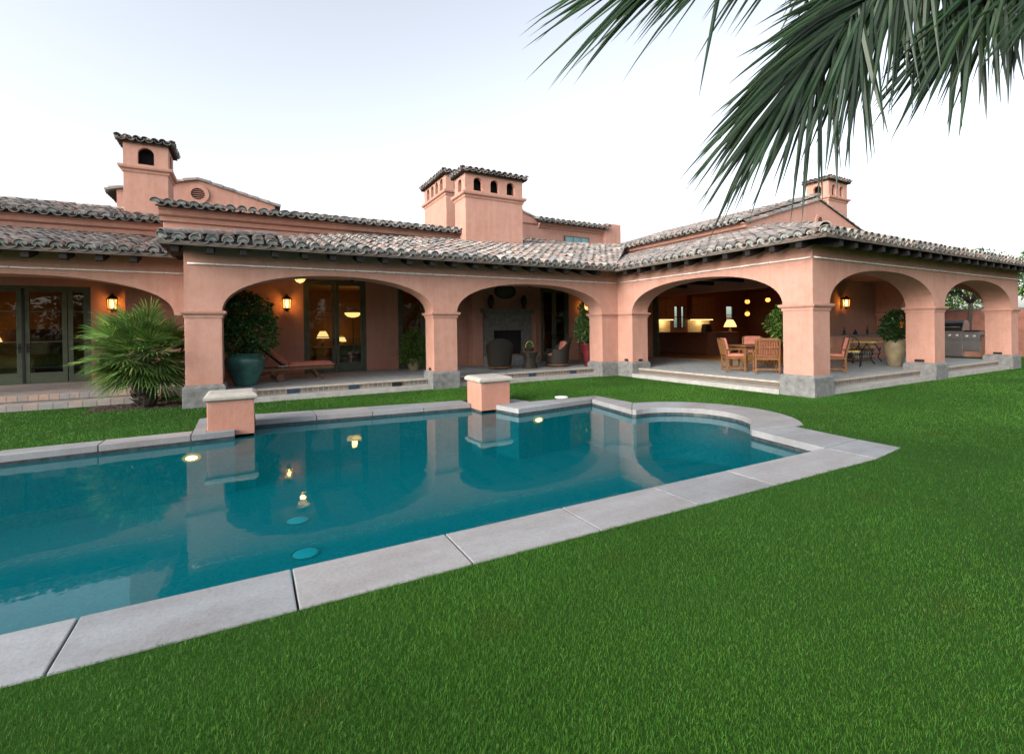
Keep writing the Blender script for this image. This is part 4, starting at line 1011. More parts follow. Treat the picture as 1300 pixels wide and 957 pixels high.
def hang_leaf(costa, nb, lens, w, angs, seed, tone=1.0, hang=.15, droop=.6, dj=.10):
    """leaf along a drooping costa (list of picture positions with depths); blades fan out on both sides and forward"""
    rr = random.Random(seed); P = [cam_point(*c) - PT for c in costa]
    mb = MB(); mb.cc = (.9, 1, .5)
    mb.tube([Vector((0, 0, 4.0))] + P, [.03, .026, .022, .016, .010][:len(P)+1], 6)
    view = _f
    def at(s_):
        x = s_*(len(P)-1); i = min(int(x), len(P)-2); return P[i].lerp(P[i+1], x-i), (P[i+1]-P[i]).normalized()
    for k in range(nb):
        s_ = (k+rr.random())/nb; p, ax = at(s_); sgn = 1 if k % 2 else -1
        ang = (angs[0] + (angs[1]-angs[0])*s_)*sgn*rr.uniform(.55, 1.1)
        nrm = (-view + Vector((rr.uniform(-.4, .4), rr.uniform(-.4, .4), rr.uniform(-.3, .3)))).normalized()
        sd = ax.cross(view).normalized(); d = ax*math.cos(ang) + sd*math.sin(ang) + view*rr.uniform(-.25, .25)
        dr = droop*rr.uniform(.6, 1.3)
        if rr.random() < hang: d = Vector((rr.uniform(-.25, .1), rr.uniform(-.15, .15), -1)); dr = .1
        ln = (lens[0]+(lens[1]-lens[0])*s_)*rr.uniform(.75, 1.1)
        blade(mb, p + view*rr.uniform(-.06, .06), d, ln, w*rr.uniform(.7, 1.15), nrm, dr, tone, rr, rr.uniform(-.4, .4))
    return mb.build('frond', M['palm_dark'], pt)
hang_leaf([(1285, -185, 2.5), (1145, -45, 2.55), (1022, 80, 2.6)], 340, (.62, .88), .032, (1.0, .12), 2, .85, .15, .5)
hang_leaf([(1250, -260, 2.6), (1080, -170, 2.7), (880, -75, 2.8)], 210, (.85, 1.12), .028, (.95, .12), 5, 1.35, .06, .35)
hang_leaf([(1430, -190, 2.45), (1320, -80, 2.45), (1225, 20, 2.5)], 190, (.50, .66), .03, (.95, .12), 21, .85, .2, .5)
hang_leaf([(1440, -140, 2.3), (1400, -80, 2.3), (1355, -20, 2.3)], 44, (.5, .6), .03, (.9, .3), 9, .8, .4, .5)
hang_leaf([(1560, -200, 2.4), (1600, -60, 2.5), (1640, 60, 2.6)], 40, (.7, .9), .036, (1.0, .12), 13, .9, .1, .5)
hang_leaf([(1500, -320, 2.2), (1480, -420, 2.1), (1440, -520, 2.0)], 40, (.7, .9), .036, (1.0, .12), 14, .9, .0, .5)

# ---- pool piers, lamps, lids
def pier(x0, y0, x1, y1, label):
    t = thing('pool_pier', label, 'pier', ((x0+x1)/2, (y0+y1)/2, -.15), 0, 'stucco piers at the pool edge'); hx, hy = (x1-x0)/2, (y1-y0)/2
    mb = MB(); mb.box((-hx, -hy, -.3), (hx, hy, .64)); mb.build('pillar', M['stucco'], t, bevel=.012)
    mb = MB(); rings = []
    for d_, z in ((.02, .64), (.04, .655), (.046, .66), (.046, .70), (.036, .712), (.02, .735), (-.02, .752), (-.025, .755)): rings.append(mb.add([(x, y, z) for x, y in inflate(rect(-hx, -hy, hx, hy), d_)]))
    for r0, r1 in zip(rings, rings[1:]):
        for k in range(4): j = (k+1) % 4; mb.face([r0+k, r0+j, r1+j, r1+k])
    mb.face([rings[0]+3-k for k in range(4)]); mb.face([rings[-1]+k for k in range(4)])
    mb.build('cap', M['stone_pale'], t, bevel=.004)
pier(-.625, 9.17, .045, 9.86, 'left pink stucco pier with stone cap standing on the pool edge')
pier(4.135, 8.97, 4.81, 9.70, 'right pink stucco pier with stone cap at the water beside the inlet')
def pool_light(x, y, z, label, lens='poolglow', watts=.12):
    t = thing('pool_light', label, 'pool light', (x, y, z), 0, 'lights in the far pool wall')
    mb = MB()
    a = mb.add([(.125*math.cos(2*PI*k/24), -.012, .066*math.sin(2*PI*k/24)) for k in range(24)]); b = mb.add([(.08*math.cos(2*PI*k/24), -.03, .038*math.sin(2*PI*k/24)) for k in range(24)])
    for k in range(24): j = (k+1) % 24; mb.face([a+k, a+j, b+j, b+k])
    mb.build('trim_halo_ring', M['poolhalo' if lens == 'poolglow' else 'grout_dark'], t)  # around a lit lens the trim glows as a painted halo
    mb = MB(); mb.poly([(.08*math.cos(-2*PI*k/24), -.028, .038*math.sin(-2*PI*k/24)) for k in range(24)]); mb.build('lens', M[lens], t)
    point((0, -.14, 0), (1, .55, .2), watts, .05, t)
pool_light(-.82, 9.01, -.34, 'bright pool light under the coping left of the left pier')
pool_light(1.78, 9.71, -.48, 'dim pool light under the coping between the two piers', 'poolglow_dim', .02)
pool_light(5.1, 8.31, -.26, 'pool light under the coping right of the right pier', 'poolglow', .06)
def drain(x, y, label):
    t = thing('main_drain', label, 'pool drain', (x, y, -1.0), 0, 'drain covers on the pool floor')
    mb = MB(); mb.lathe([(.165, .002), (.165, .012), (.15, .018), (.14, .010)], (0,0,0), 36, False, False); mb.build('sump_ring', M['grout_dark'], t)
    mb = MB(); mb.lathe([(.138, .004), (.136, .012), (.12, .016), (.001, .017)], (0,0,0), 36, False, False); mb.build('cover', mat('pale blue drain cover', (.05, .42, .52), .5, .08, 5, 0), t, smooth=True)
drain(.535, 7.23, 'pale blue round drain cover deep in the pool, the farther of two'); drain(.53, 6.105, 'pale blue round drain cover deep in the pool, the nearer of two')
mb = MB(); mb.lathe([(.15, 0), (.155, .02), (.14, .03), (.135, .03), (.02, .034), (.001, .034)], (0,0,0), 32, True, False); mb.box((-.05, -.012, .034), (.05, .012, .04))
tag(mb.build('skimmer_lid', M['white'], loc=(6.22, 9.10, 0), smooth=.5), 'round white skimmer lid in the grass behind the pool inlet', 'lid')

# ---- sun lounger
def lounger(loc, rz, label):
    t = thing('sun_lounger', label, 'sun lounger', loc, rz)
    mb = MB()
    for y in (-.33, .33): mb.box((.05, y-.02, .28), (2.02, y+.02, .36))
    for x in (.06, 1.98): mb.box((x, -.31, .285), (x+.04, .31, .355))
    for k in range(16): mb.box((.85+k*.072, -.31, .345), (.90+k*.072, .31, .362))
    mb.build('frame', M['teak_dark'], t, bevel=.003)
    for y in (-.30, .30):
        m = MB(); m.bar((1.42, y, .32), (1.72, y, .0), .06, .035); m.build('leg', M['teak'], t, bevel=.004)
        m = MB(); m.bar((.35, y, .32), (.60, y, .09), .05, .035); m.build('leg', M['teak_dark'], t, bevel=.004)
        m = MB(); s_ = 1 if y > 0 else -1; m.lathe([(.03, -.028), (.095, -.024), (.10, 0), (.095, .024), (.03, .028)], (0, 0, 0), 22)
        o = m.build('wheel', M['teak_dark'], t, smooth=.6, loc=(.62, y+s_*.055, .10)); o.rotation_euler = (PI/2, 0, 0)
    a = .72; c, s_ = math.cos(a), math.sin(a); R = Matrix(((c, 0, s_), (0, 1, 0), (-s_, 0, c))).inverted()
    H = Vector((.82, 0, .37))
    def loc_b(x, y, z): return H + Vector((-x*c - z*s_*0 , y, x*s_)) + Vector((s_*z, 0, c*z))
    mb = MB()
    for y in (-.29, .29): mb.bar(loc_b(0, y, 0), loc_b(.82, y, 0), .045, .035)
    for k in range(11): p = loc_b(.04+k*.075, -.29, 0); q = loc_b(.04+k*.075, .29, 0); mb.bar(p, q, .05, .018)
    for y in (-.26, .26): mb.bar(loc_b(.55, y, -.03), (.12, y, .30), .03, .03); mb.bar((.14, y, .12), (.75, y, .30), .03, .03)
    mb.build('backrest', M['teak_dark'], t)
    def cushion(fn, x0, x1, th):
        m = MB(); n_ = 9; g = []
        for i in range(n_+1):
            row = []
            for j in range(5):
                for side in (0, 1):
                    pass
            g.append(row)
        nx, ny = 14, 6; top = []; bot = []
        for i in range(nx+1):
            for j in range(ny+1):
                u = i/nx; v = j/ny; e = min(u, 1-u, .12)/.12; f = min(v, 1-v, .2)/.2; puff = (1-(1-e)**2)*(1-(1-f)**2); tuft = .82+.18*abs(math.sin(u*PI*5))
                x = x0+(x1-x0)*u; y = -.31+.62*v
                top.append(fn(x, y, th*.35+th*.65*puff*tuft)); bot.append(fn(x, y, .005))
        a_ = m.add(top); b_ = m.add(bot); W_ = ny+1
        for i in range(nx):
            for j in range(ny):
                q = [i*W_+j, (i+1)*W_+j, (i+1)*W_+j+1, i*W_+j+1]; m.face([a_+k for k in q]); m.face([b_+k for k in q[::-1]])
        ed = [i*W_ for i in range(nx+1)] + [nx*W_+j for j in range(1, W_)] + [i*W_+ny for i in range(nx-1, -1, -1)] + [j for j in range(ny-1, 0, -1)]
        for k in range(len(ed)): j = (k+1) % len(ed); m.face([a_+ed[j], a_+ed[k], b_+ed[k], b_+ed[j]])
        return m
    cushion(lambda x, y, z: Vector((x, y, .365+z)), .84, 2.05, .13).build('seat_cushion', M['cushion_pink'], t, smooth=True)
    cushion(lambda x, y, z: loc_b(x, y, z+.012), .0, .90, .13).build('back_cushion', M['cushion'], t, smooth=True)
    m = MB(); m.box((.55, -.46, .40), (.80, -.36, .42)); m.bar((.68, -.40, .40), (.68, -.33, .33), .03); m.build('side_tray', M['stone_pale'], t)
lounger((.02, 14.5, PZ), .15, 'wooden wheeled sun lounger with rust red cushions by the green doors')

# ---- wicker seating
def tub_chair(loc, rz, label, cush):
    """woven tub armchair; opens towards local +y"""
    t = thing('wicker_armchair', label, 'armchair', loc, rz, 'wicker armchairs by the fireplace')
    mb = MB(); n_ = 40; A = []
    def hgt(a):      # a = angle from the back (-y)
        b = max(0, math.cos(a)); return .60 + .42*b**1.1 if abs(a) < 2.35 else .40
    ang = [(-PI + 2*PI*k/n_) for k in range(n_)]
    def pt(a, r, z): return (r*math.sin(a), -r*math.cos(a)*.95, z)
    lv = [0, .25, .5, .75, 1]; out = []; inn = []
    for f in lv:
        out.append(mb.add([pt(a, .385+.03*f+.11*f*f*max(0, math.cos(a))+.04*f, .06+(hgt(a)-.06)*f) for a in ang]))
        inn.append(mb.add([pt(a, .325+.03*f+.11*f*f*max(0, math.cos(a))+.04*f, .06+(hgt(a)-.06)*f) for a in ang]))
    for i in range(4):
        for k in range(n_):
            j = (k+1) % n_; mb.face([out[i]+k, out[i]+j, out[i+1]+j, out[i+1]+k]); mb.face([inn[i]+j, inn[i]+k, inn[i+1]+k, inn[i+1]+j])
    for k in range(n_): j = (k+1) % n_; mb.face([out[4]+k, out[4]+j, inn[4]+j, inn[4]+k])
    mb.build('woven_shell', M['wicker'], t, smooth=1.0)
    m = MB(); m.lathe([(.40, .035), (.43, .05), (.43, .075), (.40, .09)], (0, 0, 0), 40)
    for k in range(4): a = PI/4+k*PI/2; m.lathe([(.035, 0), (.04, .04)], (.32*math.cos(a), .32*math.sin(a), 0), 10)
    m.build('base_ring', M['teak_dark'], t, smooth=.6)
    m = MB(); m.lathe([(.001, .30), (.27, .30), (.295, .34), (.29, .42), (.25, .45), (.001, .455)], (0, .02, 0), 28); m.build('seat_cushion', M[cush], t, smooth=True)
    m = MB(); m.obox((0, -.21, .66), (.46, .13, .42), Matrix.Rotation(.22, 3, 'X')); m.build('back_cushion', M[cush], t, bevel=.05)
tub_chair((7.26, 14.25, PZ), -.45, 'dark wicker armchair seen from behind, in front of the fireplace', 'cushion')
tub_chair((9.36, 13.93, PZ), 1.3, 'dark wicker armchair with salmon cushion turned sideways right of the wicker table', 'cushion_pink')
t = thing('wicker_table', 'low hourglass wicker table between the two wicker armchairs', 'side table', (8.12, 13.72, PZ))
mb = MB(); mb.lathe([(.25, .03), (.25, .08), (.19, .25), (.20, .38), (.30, .52), (.31, .55)], (0,0,0), 32, True, True); mb.build('woven_body', M['wicker'], t, smooth=.8)
mb = MB(); mb.lathe([(.24, 0), (.255, .02), (.24, .035)], (0,0,0), 32); mb.build('base_ring', M['teak'], t, smooth=.6)
mb = MB(); mb.lathe([(.31, .552), (.32, .56), (.31, .57)], (0,0,0), 32); mb.build('tabletop', M['teak_dark'], t, smooth=.6)
t = thing('plant_basket', 'small round basket with hoop handle and green plant on the wicker table', 'basket', (8.12, 13.72, PZ+.571))
mb = MB(); mb.lathe([(.10, 0), (.15, .06), (.16, .11), (.145, .11)], (0,0,0), 24); mb.build('bowl', M['wicker'], t, smooth=.6)
mb = MB(); mb.tube([(.155*math.cos(PI*k/16)*1.0, 0, .10+.24*math.sin(PI*k/16)) for k in range(17)], .011, 8); mb.build('handle', mat('pale cane', (.5, .38, .18), .6, .15), t, smooth=True)
P, D = crown_points(np.random.RandomState(3), [(0, 0, .16, .13, .12, .09)], 160, .3); leaf_mesh('foliage', P, D, .05, M['leaf_fresh'], t, .5, (.6, 1.5), 3)

# ---- teak dining set
def dining_chair(loc, rz, label, first=[None]):
    """teak armchair with salmon cushions; sitter faces local +y"""
    if first[0]: return dup(first[0], loc, rz, label, 'teak chairs with salmon cushions')
    t = thing('dining_chair', label, 'chair', loc, rz, 'teak chairs with salmon cushions'); first[0] = t
    for x in (-.29, .29):
        m = MB(); m.box((x-.022, .22, 0), (x+.022, .265, .64)); m.build('leg', M['teak'], t, bevel=.004)
        m = MB(); m.bar((x, -.24, 0), (x, -.24, .44), .045, .045); m.bar((x, -.24, .42), (x, -.36, .95), .042, .045, (1,0,0)); m.build('leg', M['teak'], t, bevel=.004)
        m = MB(); m.box((x-.032, -.30, .64), (x+.032, .30, .665)); m.build('armrest', M['teak'], t, bevel=.006)
    m = MB(); m.box((-.27, .225, .38), (.27, .26, .44)); m.box((-.27, -.26, .38), (.27, -.22, .44))
    for x in (-.29, .29): m.box((x-.018, -.22, .38), (x+.018, .22, .44))
    for k in range(7): m.box((-.27, -.20+k*.063, .425), (.27, -.155+k*.063, .441))
    m.build('seat_frame', M['teak'], t, bevel=.003)
    for x in (-.29, .29): m = MB(); m.box((x-.015, -.22, .09), (x+.015, .22, .13)); m.build('stretcher', M['teak'], t)
    m = MB(); m.box((-.275, -.255, .10), (.275, -.225, .14)); m.build('stretcher', M['teak'], t)
    m = MB()
    def bp(x, f, off=0): return Vector((x, -.245-.115*f+off, .46+.48*f))
    m.bar(bp(-.27, 1), bp(.27, 1), .03, .06); m.bar(bp(-.27, .08), bp(.27, .08), .025, .045); m.bar(bp(-.27, .55), bp(.27, .55), .02, .04)
    for k in range(9): x = -.24+k*.06; m.bar(bp(x, .08), bp(x, 1), .038, .016, (1,0,0))
    m.build('backrest', M['teak'], t)
    m = MB(); m.obox((0, .01, .485), (.52, .46, .085)); m.build('seat_cushion', M['cushion_pink'], t, bevel=.03)
    m = MB(); m.obox((0, -.235, .75), (.50, .085, .46), Matrix.Rotation(.235, 3, 'X')); m.build('back_cushion', M['cushion_pink'], t, bevel=.03)
    return t
dining_chair((12.30, 9.08, PZ), -2.25, 'teak armchair with salmon cushions, side on, at the left end of the dining table')
dining_chair((12.52, 8.2, PZ), -.85, 'teak armchair with its slatted back turned to the lawn, left of the red pot')
dining_chair((14.55, 10.0, PZ), 2.19, 'teak armchair on the far side of the table with salmon cushion facing the lawn')
dining_chair((14.15, 7.25, PZ), .55, 'teak armchair with salmon cushion just right of the wing corner column')
t = thing('dining_table', 'dark wooden dining table among the teak chairs', 'table', (13.45, 9.05, PZ), -.35)
mb = MB(); mb.box((-.8, -.5, .71), (.8, .5, .75)); mb.box((-.72, -.42, .62), (.72, .42, .709)); mb.build('tabletop', M['teak_dark'], t, bevel=.006)
for x in (-.68, .68):
    for y in (-.38, .38): m = MB(); m.box((x-.04, y-.04, 0), (x+.04, y+.04, .62)); m.build('leg', M['teak_dark'], t, bevel=.004)

# ---- wrought iron set and outdoor kitchen
t = thing('iron_table', 'wrought iron scroll table with straw coloured top beyond the corner column', 'table', (18.35, 8.35, PZ), .25)
mb = MB(); mb.box((-.95, -.42, .72), (.95, .42, .76)); mb.build('tabletop', M['cushion_yellow'], t, bevel=.012)
for x in (-.6, .6):
    mb = MB()
    for y in (-.28, .28):
        mb.tube([(x, y*.3, .70), (x+.10, y*.6, .55), (x-.04, y, .35), (x-.10, y*.8, .2), (x+.06, y*1.1, .02)], .018, 8)
        mb.tube([(x-.05+.1*math.cos(a), y, .42+.1*math.sin(a)) for a in np.linspace(0, 5.2, 14)], .012, 6)
    mb.bar((x, -.25, .3), (x, .25, .3), .02); mb.build('scroll_leg', M['black'], t, smooth=True)
def iron_chair(loc, rz, label, first=[None]):
    if first[0]: return dup(first[0], loc, rz, label, 'iron chairs with straw yellow cushions')
    t = thing('iron_chair', label, 'chair', loc, rz, 'iron chairs with straw yellow cushions'); first[0] = t
    for x in (-.2, .2):
        for y in (-.2, .2): m = MB(); m.tube([(x, y, .44), (x*1.15, y*1.15, .2), (x*1.05, y*1.05, 0)], .013, 7); m.build('leg', M['black'], t, smooth=True)
    m = MB(); m.tube([(.2, -.2, .44), (.19, -.27, .8), (.1, -.29, .93), (-.1, -.29, .93), (-.19, -.27, .8), (-.2, -.2, .44)], .013, 7)
    m.tube([(.06*math.cos(a), -.27, .7+.1*math.sin(a)) for a in np.linspace(0, 2*PI, 18)], .01, 6); m.bar((0, -.21, .44), (0, -.29, .93), .014)
    m.build('backrest', M['black'], t, smooth=True)
    m = MB(); m.obox((0, 0, .475), (.44, .44, .07)); m.build('seat_cushion', M['cushion_yellow'], t, bevel=.025)
    return t
iron_chair((16.55, 7.95, PZ), -1.2, 'iron chair with straw yellow cushion at the left end of the iron table')
iron_chair((18.75, 7.55, PZ), .3, 'iron chair with straw yellow cushion before the sand coloured jar')
t = thing('carved_bench', 'low pale wooden bench with turned balusters against the outdoor kitchen', 'bench', (18.9, 8.95, PZ), .0)
mb = MB(); mb.box((-.55, -.2, .48), (.95, .2, .53)); mb.build('seat', M['cushion_yellow'], t, bevel=.006)
mb = MB(); mb.box((-.55, -.18, .05), (.95, .18, .12)); mb.box((-.55, -.18, .36), (.95, .18, .42)); mb.build('rail', M['teak'], t, bevel=.006)
for k in range(9): m = MB(); m.lathe([(.03, .12), (.05, .2), (.025, .26), (.045, .32), (.03, .36)], (-.45+k*.165, -.14, 0), 10); m.build('baluster', M['stone_pale'], t, smooth=True)
mb = MB(); mb.box((-.55, -.14, .13), (.95, .16, .35)); mb.build('back_panel', M['black'], t)
mb = MB(); mb.box((19.2, 9.36, PZ), (22.7, 9.99, 1.16)); kc = mb.build('kitchen_counter', M['stucco_in'], villa, bevel=.01)
mb = MB(); mb.box((19.15, 9.28, 1.162), (22.72, 9.99, 1.21)); mb.build('worktop', M['stone'], kc, bevel=.008)
for i, (x, h, r_, lab) in enumerate(((19.5, .30, .045, 'dark bottle at the left end of the outdoor kitchen counter'), (20.3, .20, .07, 'squat dark jar on the outdoor kitchen counter below the lantern'), (21.2, .34, .04, 'tall slim bottle near the middle of the outdoor kitchen counter'))):
    m = MB(); m.lathe([(r_, 0), (r_, h*.55), (r_*.4, h*.72), (r_*.35, h)], (0,0,0), 14); tag(m.build('bottle', M['black'], smooth=.7, loc=(x, 9.62, 1.211)), lab, 'bottle', 'bottles on the outdoor kitchen counter')
# grill island
isl = thing('grill_island', 'low pink stucco counter that the steel grill is built into', 'counter', (24.65, 8.2, PZ), -PI/2)
mb = MB(); mb.box((-.62, -.30, 0), (1.35, .45, .80)); mb.build('base', M['stucco'], isl, bevel=.012)
mb = MB(); mb.box((1.0, -.33, .802), (1.37, .48, .85)); mb.build('worktop', M['stone'], isl, bevel=.008)
t = thing('grill', 'stainless barbecue grill with black sloping hood on the pink counter', 'grill', (24.65, 8.2, PZ+.03), -PI/2)
mb = MB(); mb.box((-.5, -.36, 0), (.5, .28, .62)); mb.build('cabinet', M['steel'], t, bevel=.006)
mb = MB(); mb.box((-.5, -.42, .622), (.5, -.30, .98)); mb.box((-.5, -.30, .622), (.5, .28, .98)); p_ = mb.build('control_panel', M['steel'], t, bevel=.006)
for x in (-.35, -.12, .12, .35):
    m = MB(); m.lathe([(.04, 0), (.038, .035), (.03, .04)], (0,0,0), 16); o = m.build('knob', M['white'], p_, smooth=.6, loc=(x, -.421, .82)); o.rotation_euler = (PI/2, 0, 0)
prof = [(-.32, .982), (-.32, 1.10), (-.22, 1.30), (-.06, 1.40), (.15, 1.40), (.28, 1.26), (.28, .982)]
mb = MB(); mb.extr([(-.46, y, z) for y, z in prof], (.92, 0, 0)); hd = mb.build('hood', M['steel_dark'], t, bevel=.01)
for x in (-.50, .462): m = MB(); m.extr([(x, y*1.03, z+.008) for y, z in prof], (.038, 0, 0)); m.build('hood_end', M['steel'], hd, bevel=.004)
mb = MB(); mb.tube([(-.40, -.32, 1.12), (-.40, -.38, 1.14), (.40, -.38, 1.14), (.40, -.32, 1.12)], .016, 8); mb.build('handle', M['steel'], hd, smooth=True)
t = thing('side_burner', 'stainless side burner unit to the right of the barbecue grill', 'burner', (24.65, 7.44, PZ+.24), -PI/2)
mb = MB(); mb.box((-.25, -.36, 0), (.25, .28, .42)); mb.build('cabinet', M['steel'], t, bevel=.006)
mb = MB(); mb.box((-.25, -.41, .422), (.25, .28, .74)); p_ = mb.build('control_panel', M['steel'], t, bevel=.006)
for x in (-.12, .10):
    m = MB(); m.lathe([(.045, 0), (.042, .035), (.03, .04)], (0,0,0), 16); o = m.build('knob', M['white'], p_, smooth=.6, loc=(x, -.411, .58)); o.rotation_euler = (PI/2, 0, 0)
mb = MB(); mb.box((-.24, -.30, .742), (.24, .26, .80)); mb.build('lid', M['steel_dark'], t, bevel=.015)

# ---- rooms behind the glass
def room(name, x0, y0, x1, y1, z0, z1, wallm, floorm, skip=()):
    mb = MB(); t = .12
    if 'b' not in skip: mb.box((x0-t, y1, z0), (x1+t, y1+t, z1))
    if 'l' not in skip: mb.box((x0-t, y0, z0), (x0, y1, z1))
    if 'r' not in skip: mb.box((x1, y0, z0), (x1+t, y1, z1))
    w = mb.build('room_wall', wallm, villa)
    mb = MB(); mb.box((x0-t, y0, z1), (x1+t, y1+t, z1+.1)); mb.build('room_ceiling', wallm, villa)
    mb = MB(); mb.box((x0, y0, .05), (x1, y1, z0)); mb.build('room_floor', floorm, villa)
room('bedroom', -9.2, 18.1, -2.6, 22.0, PZ-.002, 3.2, M['plaster_bed'], M['wood_floor'])
room('living', -.9, 16.7, 7.2, 21.6, PZ-.002, 3.3, M['plaster_int'], M['wood_floor'])
room('den', 9.4, 16.7, 15.0, 20.5, PZ-.002, 3.3, M['wood_int'], M['wood_floor'])
room('great', 15.96, 10.31, 30.0, 21.0, PZ-.002, 3.9, M['wood_int'], M['wood_floor'], skip=('b', 'l'))
def wall_open(x0, x1, z0, z1, Y, ops): return wall_x(x0, x1, z0, z1, Y, .12, ops, M['wood_int'], 'room_wall')
wall_open(15.0, 30.0, PZ, 3.9, 21.0, [(22.75, 23.25, 1.5, 2.92), (23.42, 23.8, 1.5, 2.92), (27.7, 28.5, 1.7, 2.98)])
for a, b, z0, z1 in ((22.75, 23.25, 1.5, 2.92), (23.42, 23.8, 1.5, 2.92), (27.7, 28.5, 1.7, 2.98)):
    mb = MB(); w_ = .06
    mb.box((a, 20.97, z0), (a+w_, 21.09, z1)); mb.box((b-w_, 20.97, z0), (b, 21.09, z1)); mb.box((a+w_, 20.975, z0), (b-w_, 21.085, z0+w_)); mb.box((a+w_, 20.975, z1-w_), (b-w_, 21.085, z1)); mb.box((a+w_, 20.98, (z0+z1)/2-.02), (b-w_, 21.08, (z0+z1)/2+.02))
    o = mb.build('window', M['black'], villa); m = MB(); m.box((a+.03, 21.02, z0+.03), (b-.03, 21.03, z1-.03)); m.build('pane', M['glass'], o)
# bar counter and cupboards in the great room
t = thing('bar_counter', 'dark red wood bar counter standing in the open great room', 'counter', (18.6, 15.05, PZ))
mb = MB(); mb.box((0, 0, 0), (.65, 3.4, 1.0)); mb.box((.65, 0, 0), (2.2, .5, 1.0)); mb.build('front', M['wood_int'], t, bevel=.01)
mb = MB(); mb.box((-.08, -.1, 1.002), (.73, 3.5, 1.05)); mb.box((.731, -.1, 1.002), (2.3, .6, 1.05)); mb.build('bar_top', M['teak_dark'], t, bevel=.008)
for x0, x1, z0, z1, lab in ((21.0, 22.5, 2.05, 3.3, 'dark wall cupboard lit from below at the left of the great room'), (24.05, 26.1, 2.05, 3.5, 'tall dark wall cupboard lit from below between the two far windows')):
    t = thing('wall_cupboard', lab, 'cupboard', ((x0+x1)/2, 20.8, z0), 0, 'wall cupboards in the great room'); h = (x1-x0)/2
    mb = MB(); mb.box((-h, -.18, 0), (h, .19, z1-z0)); mb.build('carcass', M['wood_int'], t, bevel=.008)
    mb = MB()
    for s_ in (-1, 1): mb.box((s_*h/2-h/2+.03, -.2, .04), (s_*h/2+h/2-.03, -.181, z1-z0-.04))
    mb.build('cupboard_door', M['teak_dark'], t, bevel=.006)
    mb = MB(); mb.box((-h+.05, -.12, -.03), (h-.05, .02, -.002)); mb.build('strip_light', M['under'], t)
    point((0, -.1, -.12), (1, .72, .32), 5, .15, t)
t = thing('base_cabinet', 'long dark base cabinet under the lit cupboards of the great room', 'cabinet', (23.5, 20.6, PZ))
mb = MB(); mb.box((-3, -.3, 0), (3.2, .38, .93)); mb.build('carcass', M['wood_int'], t, bevel=.01); mb = MB(); mb.box((-3.02, -.33, .932), (3.22, .38, .97)); mb.build('worktop', M['stone'], t, bevel=.006)
mb = MB(); mb.box((-2.5, .383, .97), (-1.0, .392, 1.95)); mb.build('splashback', M['linen_white'], t); mb = MB(); mb.box((.55, .383, .97), (2.6, .392, 1.95)); mb.build('splashback', M['linen_white'], t)
# microwave-like dark box on the worktop reads as a small appliance
t = thing('appliance', 'small dark slanted appliance on the lit worktop of the great room', 'appliance', (25.2, 20.5, PZ+.971)); mb = MB(); mb.box((-.28, -.2, 0), (.28, .2, .5), .04); mb.build('housing', M['black'], t, bevel=.02); mb = MB(); mb.lathe([(.02, 0), (.05, .05), (.03, .2)], (.45, 0, 0), 10); mb.build('bottle', M['black'], t)
def table_lamp(loc, label, k=1.0, watts=10, table=None, cold=None):
    t = thing('table_lamp', label, 'lamp', loc, 0, 'lit table lamps indoors')
    mb = MB(); mb.lathe([(.09*k, 0), (.10*k, .02*k), (.03*k, .05*k), (.07*k, .14*k), (.075*k, .2*k), (.025*k, .29*k), (.018*k, .40*k)], (0,0,0), 18); mb.build('lamp_base', M['teak'], t, smooth=.7)
    mb = MB(); mb.lathe([(.24*k, .36*k), (.19*k, .50*k), (.11*k, .64*k)], (0,0,0), 24, False, False); mb.build('lamp_shade', M['shade'], t, smooth=True)
    point((0, 0, .72*k), WARM, watts, .06, t); return t
def side_table(loc, w, h, label, m='teak_dark'):
    t = thing('side_table', label, 'table', loc, 0, 'small tables indoors')
    mb = MB(); mb.box((-w/2, -w/2, h-.04), (w/2, w/2, h)); mb.build('tabletop', M[m], t, bevel=.006)
    for x in (-1, 1):
        for y in (-1, 1): o = MB(); o.box((x*(w/2-.05)-.025, y*(w/2-.05)-.025, 0), (x*(w/2-.05)+.025, y*(w/2-.05)+.025, h-.041)); o.build('leg', M[m], t)
side_table((21.0, 15.65, PZ), .6, .82, 'dark table carrying the cream lamp to the right of the bar counter')
table_lamp((21.0, 15.65, PZ+.821), 'lit cream table lamp right of the bar counter', 1.28, 14)
side_table((2.42, 19.6, PZ), .7, .72, 'dark table carrying a lamp behind the left leaf of the middle green doors')
table_lamp((2.42, 19.6, PZ+.721), 'lit gold table lamp seen through the left leaf of the middle green doors', .95, 5)
side_table((3.3, 20.9, PZ), .6, .6, 'dark low table carrying a small lamp at the back of the living room')
table_lamp((3.3, 20.9, PZ+.601), 'small lit lamp at the back of the living room behind the right door leaf', .8, 3)
side_table((-7.0, 20.9, PZ), .55, .62, 'dark bedside table under the lamp at far left')
table_lamp((-7.0, 20.9, PZ+.621), 'lit bedside lamp glowing at the far left edge', 1.25, 9)
t = thing('floor_lamp', 'tall floor lamp with lit bowl behind the right leaf of the middle green doors', 'lamp', (3.42, 19.0, PZ))
mb = MB(); mb.lathe([(.16, 0), (.16, .02), (.03, .05), (.016, .1), (.016, 1.80), (.05, 1.84)], (0,0,0), 16); mb.build('pole', M['black'], t, smooth=.7)
mb = MB(); mb.lathe([(.05, 1.84), (.20, 1.88), (.28, 1.96), (.30, 2.02)], (0,0,0), 28, True, False); mb.build('bowl', M['shade_hot'], t, smooth=True)
point((0, 0, 2.15), WARM, 7, .1, t)
t = thing('bed', 'bed with golden quilt and pillows behind the glass doors at far left', 'bed', (-6.4, 19.9, PZ))
mb = MB(); mb.box((-1.0, -1.1, .15), (1.0, 1.0, .38)); mb.build('bed_frame', M['teak_dark'], t, bevel=.02)
